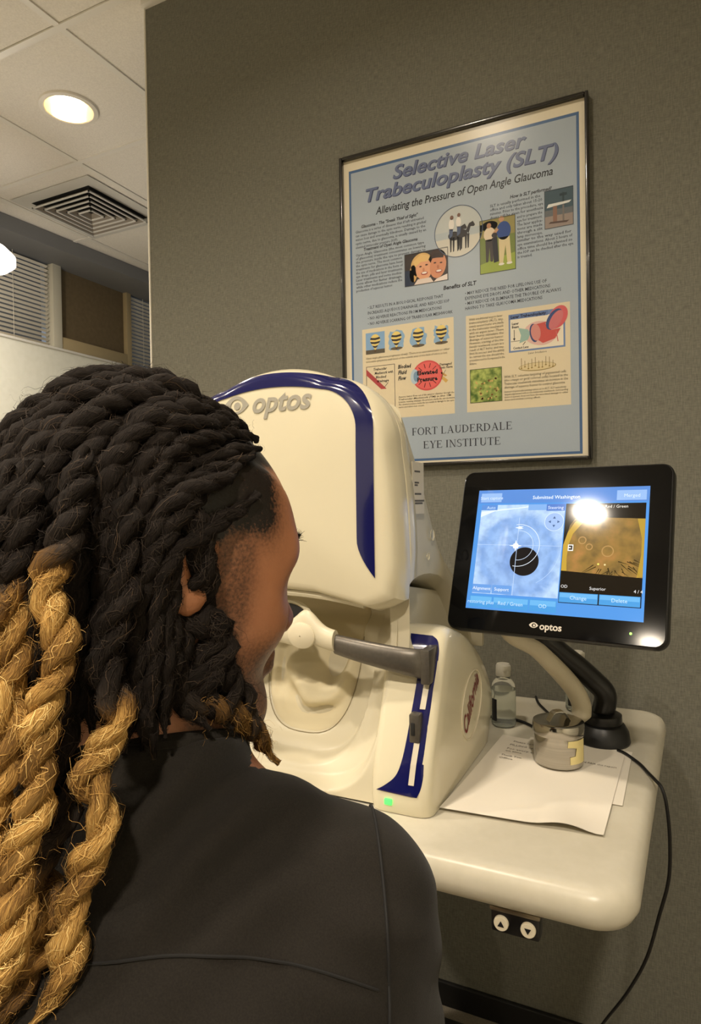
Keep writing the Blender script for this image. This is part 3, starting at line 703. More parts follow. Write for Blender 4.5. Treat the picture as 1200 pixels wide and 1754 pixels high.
# bezel mark and power light
M_mlogo = mat('monitor_logo', srgb(206,198,186), .4)
vs, fs = text_mesh('optos', .0165, .0375, 0, 'LEFT', 4, .0004)
MB().add([(v.x-.012, v.y-.1405, .0012) for v in vs], fs).build('logo_word', M_mlogo, bz, smooth=0)
vs, fs = eye_geo(.0082); MB().add([(v.x-.0225, v.y-.1345, .0012) for v in vs], fs).build('logo_eye', M_mlogo, bz, smooth=0)
MB().lathe([(.0022,0),(.002,.0008),(.001,.001)],14,(.134,-.1335,.0006)).build('power_light', mat('led_green_small', (.3,.8,.1), .3, emit=(.35,1.0,.15), es=1.5), bz)
# ---- arm: black base collar, bowed black post, cream cover along it
arm = thing('monitor_arm', 'curved black and cream monitor arm on a round black foot', 'monitor arm', T(.351,-.275,TAB))
M_armb = mat('arm_black', srgb(20,20,21), .28); M_armc = mat('arm_cream', srgb(206,197,174), .35)
MB().lathe([(.048,0),(.05,.004),(.047,.022),(.040,.034),(.034,.036)],36).build('foot', M_hous, arm)
MB().lathe([(.034,.034),(.036,.038),(.035,.052),(.028,.056)],36).build('collar', M_armb, arm)
MO_l = MO - Vector((.351,-.275,TAB))
back = MO_l - MN*.034
P_ = catmull([(0,0,.05),(.006,.0,.075),(.004,-.004,.095),(-.014,-.010,.116),(-.042,-.028,.146),(-.076,-.053,.180),(-.105,-.085,.225),(back.x-.01,back.y+.028,back.z-.045),(back.x,back.y+.02,back.z-.012)], 8)
MB().tube(P_, .0205, 20, flat=.9).build('post', M_armb, arm)
Q_ = catmull([(-.036,-.030,.040),(-.033,-.032,.060),(-.034,-.035,.078),(-.046,-.042,.106),(-.071,-.055,.140),(-.105,-.078,.182),(-.15,-.11,.225),(back.x-.03,back.y+.026,back.z-.05)], 8)
n_ = len(Q_); MB().tube(Q_, [.006+.0115*min(1, i/6) for i in range(n_)], 20, flat=.9).build('cover', M_armc, arm)
MB().slab(.05,.05,.008,[(0,-.012),(0,.0)], Matrix.Translation(-Vector((.351,-.275,TAB)))@MM@T(0,0,-.036)).build('mount_plate', M_armb, arm)
# ================================================================== things on the table
# papers
M_paper = mat('paper', srgb(226,219,205), .75, spec=.2); M_ink = mat('ink_grey', srgb(120,112,102), .8)
def sheet(name, label, corners, zoff, curl, n=24):
    """paper from four corners FL FR BR BL on the table with a height function curl(u,v)"""
    FL, FR, BR, BL = [Vector((x,y,0)) for x,y in corners]; o = sum((FL,FR,BR,BL),Vector())/4
    def pos(u, v, e=0): p = (FL*(1-u)+FR*u)*(1-v)+(BL*(1-u)+BR*u)*v-o; return (p.x, p.y, zoff+curl(u,v)+e)
    b = MB(); vs = [pos(i/n,j/n) for j in range(n+1) for i in range(n+1)]
    top = [(j*(n+1)+i, j*(n+1)+i+1, (j+1)*(n+1)+i+1, (j+1)*(n+1)+i) for j in range(n) for i in range(n)]
    b.add(vs, top); b.add([(x,y,z-.0003) for x,y,z in vs], [f[::-1] for f in top])
    t = thing(name, label, 'paper', T(o.x,o.y,TAB)); ob = b.build('sheet', M_paper, t, smooth=60); return t, ob, pos
p2, _, _ = sheet('paper_sheet', 'white sheet of paper mostly under the printed note, by the arm foot', [(.215,-.545),(.400,-.545),(.405,-.318),(.225,-.31)], .0009, lambda u,v: .001*u)
curl = lambda u,v: .0012+.006*math.exp(-((u-.70)/.10)**2-((v-.12)/.16)**2) + .004*math.exp(-((u-.42)/.16)**2-((v-.33)/.2)**2) + .011*max(0,1-v/.14)**2*max(0,(u-.55)/.45)*(.5+.5*math.cos((u-.78)*16)) + .003*(1-u)*max(0,1-v/.3)
note, nsh, npos = sheet('printed_note', 'curled white printed note lying under the steel jar', [(.158,-.668),(.382,-.650),(.393,-.352),(.175,-.325)], .0024, curl)
def text_on(txt, u, v, size, ulen):
    vs, fs = text_mesh(txt, size, ulen*.225, 0, 'LEFT', 1)
    b = MB(); b.add([npos(u+p.x/.225, v+p.y/.31, .0006) for p in vs], fs); b.build('printed_line', M_ink, nsh, smooth=0)
for k, (t_, u, v, L_) in enumerate((('Please remember to', .13,.915,.34),('FILLING optometrist', .12,.86,.36),('For every exam to be', .12,.80,.40),('on time.', .12,.765,.14),('Thank You,', .11,.70,.17),('Office', .11,.66,.11),('and FAX the report', .70,.80,.27))): text_on(t_, u, v, .010, L_)
# steel jar
jar = thing('steel_jar', 'round stainless steel jar with strap-handled lid on the printed note', 'jar', T(.293,-.425,TAB+.0065))
M_steel = noise_mat('steel', srgb(168,164,156), srgb(186,181,172), 12, .13, metal=1.0, stretch=(1,1,30))
R0 = .041
MB().lathe([(.035,0),(.0395,.0015),(R0,.006),(R0,.052),(R0-.001,.0525)],48).build('body', M_steel, jar)
MB().lathe([(R0+.0012,.0515),(R0+.002,.053),(R0+.002,.068),(R0+.001,.071),(R0-.002,.0722),(.03,.0715),(.001,.0715)],48).build('lid', M_steel, jar)
hd = MB(); prof = [(-.019,.0715),(-.0175,.0735),(-.012,.083),(-.008,.086),(0,.0868),(.008,.086),(.012,.083),(.0175,.0735),(.019,.0715)]
rings = []
for x, z in prof: rings.append([(x,-.0075,z),(x,.0075,z),(x*.96,.0075,z+.0016),(x*.96,-.0075,z+.0016)])
hd.loft(rings); hd.build('handle', M_steel, jar, smooth=0, M=Rz(35))
# torn tape label on the jar's right side
M_tape = mat('yellow_tape', srgb(214,199,140), .6)
tp = MB(); vs = []; NA_ = 10
rows = [(.010,.47,1.0),(.016,.47,1.0),(.0225,.47,1.0),(.0235,.62,1.0),(.036,.66,1.0),(.0385,.40,1.0),(.049,.42,1.0)]
a0_, a1_ = math.radians(-62), math.radians(-8)
for z, f0, f1 in rows:
    for k in range(NA_+1):
        f = (f0-.4)/.6+(1-(f0-.4)/.6)*k/NA_; a = a0_+(a1_-a0_)*f; vs.append(((R0+.0006)*math.cos(a), (R0+.0006)*math.sin(a), z))
tp.add(vs, [(j*(NA_+1)+k, j*(NA_+1)+k+1, (j+1)*(NA_+1)+k+1, (j+1)*(NA_+1)+k) for j in range(len(rows)-1) for k in range(NA_)]); tp.build('tape_label', M_tape, jar, smooth=60)
# sanitiser bottles
M_pet = mat('clear_plastic', (.93,.95,.92), .06, trans=.95, ior=1.12); M_gel = mat('clear_gel', (.90,.94,.90), .12, trans=.9, ior=1.16)
M_cap = mat('cap_white', srgb(216,212,198), .35, trans=.15); M_blk = mat('label_black', srgb(26,26,27), .4)
def bottle(label, M, hk=1.0):
    t = thing('sanitiser_bottle', label, 'bottle', M, 'clear sanitiser bottles')
    MB().lathe([(.018,0),(.0225,.002),(.0245,.006),(.0245,.078*hk),(.023,.086*hk),(.0175,.093*hk),(.0135,.096*hk),(.0135,.104*hk)],32).build('body', M_pet, t)
    MB().lathe([(.018,.002),(.0228,.006),(.0228,.074*hk),(.001,.074*hk)],32).build('gel', M_gel, t)
    MB().lathe([(.0145,.102*hk),(.0150,.103*hk),(.0145,.122*hk),(.0125,.126*hk),(.001,.1265*hk)],28).build('cap', M_cap, t)
    MB().rbox((-.009,-.0150,.112*hk),(.009,-.009,.1245*hk),.002,2).build('flip_tab', M_cap, t)
    lb_ = MB(); vs = []
    for z in (.014,.058):
        for k in range(9): a = math.radians(168+34*k/8); vs.append((.0249*math.cos(a), .0249*math.sin(a), z))
    lb_.add(vs, [(k,k+1,k+10,k+9) for k in range(8)]); lb_.build('label_strip', M_blk, t, smooth=60)
    return t
bottle('clear sanitiser bottle with white flip cap beside the scanner', T(.163,-.262,TAB)@Rz(48))
b2 = bottle('white-capped clear bottle standing behind the monitor arm', T(.287,-.105,TAB)@Rz(60), 1.02)
# cables
M_cable = mat('cable_black', srgb(14,14,15), .4)
def cable(name, label, pts, r=.0028, n=10):
    t = thing(name, label, 'cable', T(*pts[0])); o0 = Vector(pts[0])
    MB().tube([p-o0 for p in catmull(pts, n)], r, 10).build('cord', M_cable, t); return t
z_ = TAB+.003
cable('power_cable', 'black cable running off the right table edge down towards the floor', [(.381,-.324,z_+.001),(.395,-.338,z_+.0012),(.418,-.372,z_),(.432,-.405,z_-.0005),(.443,-.43,z_-.001),(.4525,-.442,z_-.008),(.459,-.447,.795),(.463,-.44,.74),(.461,-.41,.66),(.446,-.38,.578),(.424,-.32,.46),(.388,-.26,.345),(.342,-.20,.23),(.30,-.15,.12),(.27,-.11,.03),(.26,-.09,.006)])
cable('power_cable', 'black cable from behind the bottle to the arm foot', [(.08,-.255,z_),(.14,-.225,z_),(.19,-.232,z_),(.24,-.275,z_),(.272,-.300,z_),(.290,-.318,z_),(.305,-.345,z_+.001)])
cable('power_cable', 'black cable from the wall edge crossing the table behind the jar', [(.19,-.052,z_),(.205,-.10,z_),(.235,-.16,z_),(.258,-.21,z_),(.272,-.235,z_),(.280,-.25,z_)])
# ================================================================== framed poster on the wall
PZ0 = 1.372; PW, PH = .3125, .826
poster = thing('framed_poster', 'framed blue laser eye treatment poster hanging on the dark wall', 'poster', T(.003,0,PZ0))
_pm = {}
def pm(rgb):
    if rgb not in _pm: _pm[rgb] = mat('print_%02x%02x%02x'%rgb, srgb(*rgb), .55, spec=.3)
    return _pm[rgb]
mm = .001
M_pframe = mat('frame_black', srgb(22,20,19), .22, spec=.6, coat=.4)
fw = .0085
for nm, a_, b_ in (('frame_bar',(-PW,-.022,0),(-PW+fw,-.0005,PH)),('frame_bar',(PW-fw,-.022,0),(PW,-.0005,PH)),('frame_bar',(-PW+fw,-.022,0),(PW-fw,-.0005,fw)),('frame_bar',(-PW+fw,-.022,PH-fw),(PW-fw,-.0005,PH))):
    MB().rbox(a_, b_, .0025, 3).build(nm, M_pframe, poster)
pr = MB().box((-PW+.004,-.009,.004),(PW-.004,-.006,PH-.004)).build('print', pm((226,216,192)), poster, smooth=0)
def glass():
    m = bpy.data.materials.new('picture_glass'); m.use_nodes = True; nt = m.node_tree; nt.nodes.remove(nt.nodes['Principled BSDF'])
    out = nt.nodes['Material Output']; mx = nt.nodes.new('ShaderNodeMixShader'); tr = nt.nodes.new('ShaderNodeBsdfTransparent'); gl = nt.nodes.new('ShaderNodeBsdfGlossy')
    gl.inputs['Roughness'].default_value = .22; fr_ = nt.nodes.new('ShaderNodeFresnel'); fr_.inputs['IOR'].default_value = 1.22
    nt.links.new(fr_.outputs[0], mx.inputs[0]); nt.links.new(tr.outputs[0], mx.inputs[1]); nt.links.new(gl.outputs[0], mx.inputs[2]); nt.links.new(mx.outputs[0], out.inputs['Surface']); return m
MB().add([(-PW+fw-.001,-.0145,fw-.001),(PW-fw+.001,-.0145,fw-.001),(PW-fw+.001,-.0145,PH-fw+.001),(-PW+fw-.001,-.0145,PH-fw+.001)],[(0,1,2,3)]).build('glass_pane', glass(), poster, smooth=0)
class Pic:
    """one printed picture: flat polygons, one mesh, several inks; coordinates in millimetres on the poster"""
    def __init__(s, name): s.n = name; s.v = []; s.f = []; s.mi = []; s.ms = []
    def m(s, c):
        k = c if not isinstance(c, tuple) else pm(c)
        if k not in s.ms: s.ms.append(k)
        return s.ms.index(k)
    def poly(s, pts, c, lay=1):
        b = len(s.v); s.v += [(x*mm, -.009-.00012*lay, z*mm) for x, z in pts]; s.f.append(tuple(range(b, b+len(pts)))); s.mi.append(s.m(c)); return s
    def rect(s, x0, z0, x1, z1, c, lay=1): return s.poly([(x0,z0),(x1,z0),(x1,z1),(x0,z1)], c, lay)
    def ell(s, cx, cz, rx, rz, c, lay=1, n=24, rot=0, a0=0, a1=360):
        r = math.radians(rot); P_ = []
        for k in range(n+(0 if a1-a0 == 360 else 1)):
            a = math.radians(a0+(a1-a0)*k/n); u, v = rx*math.cos(a), rz*math.sin(a); P_.append((cx+u*math.cos(r)-v*math.sin(r), cz+u*math.sin(r)+v*math.cos(r)))
        return s.poly(P_, c, lay)
    def line(s, p, q, w, c, lay=1):
        d = Vector((q[0]-p[0], q[1]-p[1])); nn = Vector((-d.y, d.x)).normalized()*w/2
        return s.poly([(p[0]-nn.x,p[1]-nn.y),(q[0]-nn.x,q[1]-nn.y),(q[0]+nn.x,q[1]+nn.y),(p[0]+nn.x,p[1]+nn.y)], c, lay)
    def path(s, pts, w, c, lay=1):
        for a, b in zip(pts, pts[1:]): s.line(a, b, w, c, lay)
        return s
    def ring(s, cx, cz, r, w, c, lay=1, n=48, rz=None):
        rz = rz or r; P_ = [(cx+r*math.cos(2*math.pi*k/n), cz+rz*math.sin(2*math.pi*k/n)) for k in range(n+1)]; return s.path(P_, w, c, lay)
    def frame(s, x0, z0, x1, z1, w, c, lay=1):
        return s.rect(x0,z0,x1,z0+w,c,lay).rect(x0,z1-w,x1,z1,c,lay).rect(x0,z0,x0+w,z1,c,lay).rect(x1-w,z0,x1,z1,c,lay)
    def text(s, txt, x, z, size, c, lay=2, width=None, shear=0, align='LEFT', bold=0, res=1):
        vs, fs = text_mesh(txt, size*mm, width*mm if width else None, shear, align, res, bold*mm)
        b = len(s.v); s.v += [(v.x+x*mm, -.009-.00012*lay, v.y+z*mm) for v in vs]; s.f += [tuple(i+b for i in f) for f in fs]; s.mi += [s.m(c)]*len(fs); return s
    def build(s, parent=None):
        me = bpy.data.meshes.new(s.n); me.from_pydata(s.v, [], s.f)
        for k in s.ms: me.materials.append(k)
        me.polygons.foreach_set('material_index', s.mi); me.update(); return link(s.n, me, parent or pr)
INK = (34,34,38); BLUE = (166,177,188)
Pic('blue_field').rect(-289,14,291,790,(74,104,146)).rect(-283,20,285,783,BLUE,2).build()
TT = Pic('title_lettering')
for t_, x, z, wd in (('Selective Laser',5,742,338),('Trabeculoplasty (SLT)',2,699,486)):
    TT.text(t_, x+1.6, z-1.6, 48, (52,60,92), 3, wd, .25, 'CENTER', 1.3, 4); TT.text(t_, x, z, 48, (104,114,146), 4, wd, .25, 'CENTER', .9, 4)
TT.build()
Pic('subtitle_lettering').text('Alleviating the Pressure of Open Angle Glaucoma', 10, 661, 27, INK, 3, 446, .22, 'CENTER', .35, 3).build()
def block(name, lines, x, z, dz, size, width, col=(44,44,52), widths=None, shear=0, bold=0):
    p = Pic(name)
    for k, l in enumerate(lines): p.text(l, x, z-dz*k, size, col, 3, (widths[k] if widths else width), shear, 'LEFT', bold or .1)
    p.build()
Pic('heading').text('Glaucoma - The "Sneak Thief of Sight"', -255, 634, 11, INK, 3, 158, .2, 'LEFT', .3, 2).build()
block('body_text', ['Glaucoma is a series of diseases that if left untreated','can cause damage to the optic nerve resulting in gradual','vision loss and eventually blindness. Damage to the','optic nerve, due to glaucoma, is usually caused by an','elevated intraocular pressure (IOP).'], -272, 623, 10.2, 9.5, 194, widths=[190,196,194,196,120])
Pic('heading').text('Treatment of Open Angle Glaucoma', -249, 573, 11, INK, 3, 150, .2, 'LEFT', .3, 2).build()
block('body_text', ['Open Angle Glaucoma (the most common type','of glaucoma) treatment concentrates on lowering','the pressure inside the eye to prevent damage to','the optic nerve. The most common','treatments for glaucoma have been','the use of medications in the form of','eye drops, pills and laser treatments.','Laser treatments and some medica-','tions allow for faster drainage,','while other medications reduce the','production of aqueous humor.'], -272, 562, 9.4, 9.3, 130, widths=[190,194,194,130,132,132,132,130,130,130,104])
Pic('heading').text('How is SLT performed?', 134, 627, 11, INK, 3, 96, .2, 'LEFT', .3, 2).build()
block('body_text', ['SLT is usually performed in the','office and only takes about 15-20','minutes. Prior to the procedure, eye','drops will be given for anesthesia'], 86, 616, 9.6, 9.3, 122, widths=[118,122,124,124])
block('body_text', ['and to prepare the','eye for treatment.','The laser applica-','tions are made','through a slit','lamp microscope,'], 150, 577, 9.4, 9.3, 58, widths=[58,58,58,58,58,58])
block('body_text', ['similar to the way used for','eye examinations. About 2 hours of','office time should be planned so','the IOP can be checked after the eye','is treated.'], 150, 521, 9.6, 9.3, 122, widths=[122,124,124,126,34])
Pic('heading').text('Benefits of SLT', -33, 437, 14, INK, 3, 84, .15, 'LEFT', .45, 2).build()
block('bullet_text', ['\u2022 SLT RESULTS IN A BIOLOGICAL RESPONSE THAT','   INCREASES AQUEOUS DRAINAGE, AND REDUCES IOP','\u2022 NO ADVERSE REACTIONS FROM MEDICATIONS','\u2022 NO ADVERSE SCARRING OF TRABECULAR MESHWORK'], -240, 419, 14.2, 11, 200, (40,42,50), [206,222,202,230])
block('bullet_text', ['\u2022 MAY REDUCE THE NEED FOR LIFELONG USE OF','   EXPENSIVE EYE DROPS AND OTHER MEDICATIONS','\u2022 MAY REDUCE OR ELIMINATE THE TROUBLE OF ALWAYS','   HAVING TO TAKE GLAUCOMA MEDICATIONS'], 22, 416, 12.4, 11, 200, (40,42,50), [194,202,226,184])
# --- round picture: two riders
P_ = Pic('rider_picture'); P_.ell(7,575,60,62,(188,192,190),3,48); P_.poly([(-51,560),(65,560),(60,545),(48,529),(28,516),(7,513),(-14,516),(-34,529),(-46,545)],(206,202,190),4)
P_.poly([(-53,578),(67,578),(66,562),(-52,562)],(176,184,188),4)
H_ = (44,40,40)
for ox, oz, k in ((0,0,1.0),(20,3,.92)):
    P_.ell(-4+ox,565+oz,15*k,11*k,H_,5+int(ox>0),20,-12); P_.poly([(6+ox,570+oz),(14+ox,586+oz),(24+ox,590+oz),(29+ox,580+oz),(26+ox,577+oz),(18+ox,578+oz),(13+ox,562+oz)],H_,5)
    for lx in (-15,-8,3,9): P_.poly([(lx+ox,562+oz),(lx+6+ox,562+oz),(lx+4+ox,528+oz),(lx+1+ox,526+oz)],H_,5)
    P_.ell(-10+ox*.9,594+oz,7*k,14*k,(226,220,212),7,16); P_.ell(-9+ox*.9,611+oz,4.6*k,5.4*k,(120,88,72),7,14); P_.poly([(-16+ox,584+oz),(-6+ox,582+oz),(-8+ox,566+oz),(-16+ox,560+oz)],(74,88,120),7)
P_.ring(7,575,60.5,1.6,(70,84,110),8,56,62.5); P_.build()
# --- couple
P_ = Pic('couple_picture'); P_.rect(-134,461,-21,541,(58,50,48),3); P_.rect(-134,461,-110,500,(40,52,74),4)
P_.ell(-88,508,30,31,(214,176,112),4,24); P_.ell(-112,490,10,22,(206,164,100),4,16); P_.ell(-84,498,21,29,(222,164,128),5,24,8); P_.poly([(-112,520),(-90,536),(-66,528),(-72,516),(-92,516),(-106,506)],(226,190,124),6)
P_.ell(-48,512,25,29,(60,38,28),4,24); P_.ell(-46,500,21,31,(206,142,106),6,24,-10); P_.poly([(-66,520),(-52,534),(-30,528),(-32,518),(-50,520)],(50,32,24),7)
P_.poly([(-110,461),(-58,461),(-66,474),(-100,474)],(220,206,196),7); P_.poly([(-58,461),(-22,461),(-22,476),(-50,468)],(228,216,208),7)
for cx, cz, r_ in ((-82,487,9),(-44,486,9)): P_.ell(cx,cz,r_,4.5,(160,70,60),8,14); P_.ell(cx,cz+.8,r_-2,2.6,(240,232,222),9,14)
for cx, cz in ((-92,505),(-76,507),(-54,508),(-38,506)): P_.ell(cx,cz,3.6,1.8,(70,46,36),8,12)
P_.ell(-84,496,3,5,(200,138,104),8,10); P_.ell(-46,497,3,5,(184,118,86),8,10)
P_.frame(-135,460,-20,542,1.2,(60,60,66),10); P_.build()
# --- golfers
P_ = Pic('golfer_picture'); P_.rect(61,460,145,587,(118,132,66),3); P_.rect(61,545,145,587,(150,140,82),4); P_.poly([(61,460),(145,460),(145,500),(100,492),(61,482)],(152,168,70),4)
P_.ell(84,572,20,12,(204,190,128),4,20)
P_.ell(118,555,17,22,(44,74,140),6,20); P_.ell(113,583,6.5,7,(196,148,110),7,14) ; P_.poly([(106,540),(132,540),(136,478),(126,478),(122,520),(116,478),(107,478)],(216,200,158),6); P_.ell(112,476,7,3,(230,224,214),7,12); P_.ell(131,476,7,3,(230,224,214),7,12); P_.line((104,562),(92,548),7,(196,150,112),7)
P_.ell(84,552,14,17,(224,206,180),5,18); P_.ell(83,573,5.5,6.4,(178,128,92),6,14); P_.poly([(74,540),(94,540),(92,486),(86,486),(84,520),(80,486),(75,486)],(66,58,56),5); P_.poly([(90,542),(102,544),(106,484),(94,482)],(30,30,40),7); P_.ell(96,548,7,6,(50,44,46),8,12)
P_.frame(60,459,146,588,1.2,(70,72,60),9); P_.build()
# --- laser unit picture
P_ = Pic('laser_unit_picture'); P_.rect(214,539,276,625,(66,86,96),3); P_.rect(214,539,276,566,(150,136,128),4); P_.rect(214,566,276,580,(104,108,112),4)
P_.poly([(218,586),(268,590),(273,595),(222,594)],(224,224,220),5); P_.rect(232,548,241,588,(138,104,88),5); P_.rect(253,550,257,588,(120,112,108),5); P_.poly([(222,549),(262,546),(268,550),(226,553)],(88,72,66),6)
P_.rect(253,594,257,616,(40,60,66),5); P_.rect(247,608,263,614,(36,56,64),6); P_.frame(213,538,277,626,1.1,(64,70,80),8); P_.build()
# --- cream panel left
CR = (218,205,176)
P_ = Pic('cream_panel'); P_.rect(-257,128,-8,367,CR,3); P_.build()
for k, (x0, x1) in enumerate(((-247,-193),(-185,-136),(-125,-77),(-62,-18))):
    P_ = Pic('balloon_picture'); cx = (x0+x1)/2; rr_ = random.Random(k)
    if k == 0: P_.rect(x0,300,x1,356,(132,168,206),4); P_.rect(x0,300,x1,311,(92,84,70),5)
    else:
        pts = []
        for q in range(28):
            a = 2*math.pi*q/28; r_ = (27-k*1.5)*(1+(.05+.05*k)*(rr_.random()-.5)*2); c_, s_ = math.cos(a), math.sin(a); m_ = max(abs(c_),abs(s_))**.6; pts.append((cx+r_*c_/m_*.86, 328+r_*s_/m_))
        P_.poly(pts, (138,172,206), 4); P_.ell(cx, 307, 17, 4, (98,90,74), 5, 14)
    for b_ in range(7):
        z1 = 348-b_*5.2; w1 = 14.5*math.sqrt(max(0.02, 1-((z1-335)/15.5)**2)) if z1 > 331 else max(2.5, 14*(z1-309)/22)
        z2 = z1-5.2; w2 = 14.5*math.sqrt(max(0.02, 1-((z2-335)/15.5)**2)) if z2 > 331 else max(2.5, 14*(z2-309)/22)
        P_.poly([(cx-w2,z2),(cx,z2-2),(cx+w2,z2),(cx+w1,z1),(cx+w1*.5,z1+(2.2 if b_ == 0 else -1.5)),(cx,z1+(3 if b_ == 0 else -2)),(cx-w1*.5,z1+(2.2 if b_ == 0 else -1.5)),(cx-w1,z1)], (58,50,48) if b_ % 2 else (232,206,120), 6)
    P_.rect(cx-2.5,305,cx+2.5,309,(86,62,44),7); P_.build()
block('body_text', ['Open angle glaucoma progresses slowly. There is no associated pain or other','noticeable symptoms until much of the outside area of the field of vision is lost.'], -247, 287, 8.6, 8, 230, INK, [228,222], .15)
P_ = Pic('blocked_drainage_diagram'); P_.frame(-247,150,-166,268,1.4,(70,66,70),4)
for k, l in enumerate(('Trabecular','Meshwork with','Blocked','drainage')): P_.text(l, -226+k*3, 256-k*10.5, 9.5, INK, 5, [38,52,30,34][k], .2, 'LEFT', .2)
P_.poly([(-247,262),(-247,246),(-205,206),(-190,206)],(170,70,72),5); P_.line((-185,222),(-196,210),1.2,(60,40,40),6)
for k, l in enumerate(('Blocked','Fluid','Flow')): P_.text(l, -157, 254-k*15, 14, INK, 5, [36,24,22][k], .2, 'LEFT', .5)
P_.build()
P_ = Pic('elevated_pressure_diagram'); P_.ell(-78,229,40,38,(206,84,84),5,40); P_.ell(-78,229,36,34,(222,104,100),6,40); P_.ell(-112,229,11,19,(178,198,214),7,20); P_.ell(-108,229,7,13,(120,150,180),8,16); P_.poly([(-42,218),(-30,206),(-24,212),(-38,224)],(206,170,96),5); P_.poly([(-44,232),(-32,222),(-26,224),(-40,234)],(196,156,90),5)
for k in range(12):
    a = 2*math.pi*k/12+.26; 
    if abs(math.sin(a)) > .35: P_.line((-78+20*math.cos(a),229+19*math.sin(a)),(-78+33*math.cos(a),229+31*math.sin(a)),1.6,(60,20,20),8)
P_.text('Elevated', -78, 232, 15, (26,20,22), 9, 54, 0, 'CENTER', .6); P_.text('Pressure', -78, 215, 15, (26,20,22), 9, 54, 0, 'CENTER', .6)
P_.text('Damaged', -46, 250, 8.5, INK, 5, 32, .2, 'LEFT', .2); P_.text('Optic Nerve', -46, 242, 8.5, INK, 5, 34, .2, 'LEFT', .2); P_.line((-30,238),(-40,222),1,INK,6); P_.build()
block('body_text', ['Aqueous humor flows out of the anterior chamber through the','Trabecular Meshwork (TM) in this TM','location, resisting drainage; the pressure inside the eye increases.','The elevated pressure inside the eye results in damage to the optic','nerve and vision loss occurs.'], -157, 179, 6.6, 6.2, 140, INK, [148,140,150,148,70], .15)
# --- cream panel right
P_ = Pic('cream_panel'); P_.rect(23,128,267,364,CR,3); P_.build()
block('body_text', ['With traditional argon laser','trabeculoplasty (ALT), tiny,','evenly spaced burns are made','in the trabecular meshwork','with an argon laser. These','laser burns stimulate the','drainage of aqueous humor.','However, scarring of the tra-','becular meshwork occurs as a','result of ALT burns, and may','limit its success and the ability','to retreat the eye should the','procedure need to be repeated in the','future.'], 31, 351, 8.3, 8.4, 84, INK, [82,84,84,84,84,84,84,84,84,84,85,84,86,18], .1)
P_ = Pic('laser_diagram'); P_.rect(127,262,256,352,(110,134,178),4); P_.rect(131,266,252,341,(228,220,200),5); P_.rect(127,340,218,352,(96,120,168),6); P_.text('Laser Trabeculoplasty', 132, 342.5, 10, (30,34,60), 7, 82, .1, 'LEFT', .35)
P_.ell(200,300,38,28,(216,180,172),7,28,-12); P_.poly([(192,322),(222,326),(226,304),(246,306),(234,284),(206,276),(188,290)],(196,86,80),8); P_.ell(186,302,10,22,(58,72,118),9,20,8); P_.ell(190,303,11,20,(206,140,132),10,20,8); P_.poly([(150,318),(172,312),(178,302),(172,288),(152,282),(156,300)],(150,180,172),8)
P_.ell(240,332,20,28,(206,96,100),9,24,-30); P_.ell(232,328,15,26,(62,80,128),10,20,-32); P_.ell(236,326,12,24,(198,116,120),11,20,-32); P_.poly([(212,320),(226,344),(232,338),(222,316)],(150,186,180),9); P_.line((236,300),(240,276),2,(196,110,110),9)
P_.text('Laser', 135, 327, 8, INK, 7, 16, 0, 'LEFT', .25); P_.text('Beam', 135, 319, 8, INK, 7, 16, 0, 'LEFT', .25); P_.line((140,315),(140,294),1.4,INK,7); P_.poly([(137,295),(143,295),(140,289)],INK,7); P_.text('Contact Lens', 137, 269, 8, INK, 7, 36, 0, 'LEFT', .2); P_.line((132,288),(170,288),1,INK,7); P_.line((160,277),(166,284),1.4,INK,8); P_.build()
P_ = Pic('spot_diagram'); P_.text('Laser Irradiation', 172, 254, 7, INK, 4, 42, .15); P_.ell(192,223,43,10,(150,134,88),4,40); P_.ell(192,223.6,41,8.6,(214,198,156),5,40)
for k in range(10):
    x = 156+8*k; P_.line((x,222+3*math.sin(k*2)),(x,240+6*math.cos(k*1.7)),1.1,(120,104,62),6); P_.ell(x,222+3*math.sin(k*2),2.4,1.3,(150,124,60),6,10)
P_.build()
M_green = noise_mat('micrograph', srgb(74,104,34), srgb(178,190,104), 70, .6, detail=5, lo=.35, hi=.65)
P_ = Pic('micrograph_picture'); P_.rect(32,150,109,231,M_green,4); rr_ = random.Random(3)
for k in range(30): P_.ell(44+58*rr_.random(),156+50*rr_.random(),1.6+1.6*rr_.random(),1.6+1.4*rr_.random(),(206,176,110) if k%3 else (120,82,40),5,8)
P_.frame(31.4,149.4,109.6,231.6,1.2,(60,64,50),7); P_.build()
block('body_text', ['With SLT, selective targeting of pigmented cells','(the orange or gold colored cells) located in the','Trabecular meshwork stimulates an increase in the','drainage of aqueous humor to control glaucoma.'], 115, 203, 8.4, 8.4, 146, INK, [142,146,146,140], .1)
block('body_text', ['Instead of generally heating tissue as in ALT, SLT selectively','targets pigmented cells in the trabecular meshwork. Surrounding','tissue is spared, does not have the associated damage to other','tissue and minimal scarring effects.'], 115, 168, 6.4, 6.4, 146, INK, [142,146,146,84], .1)
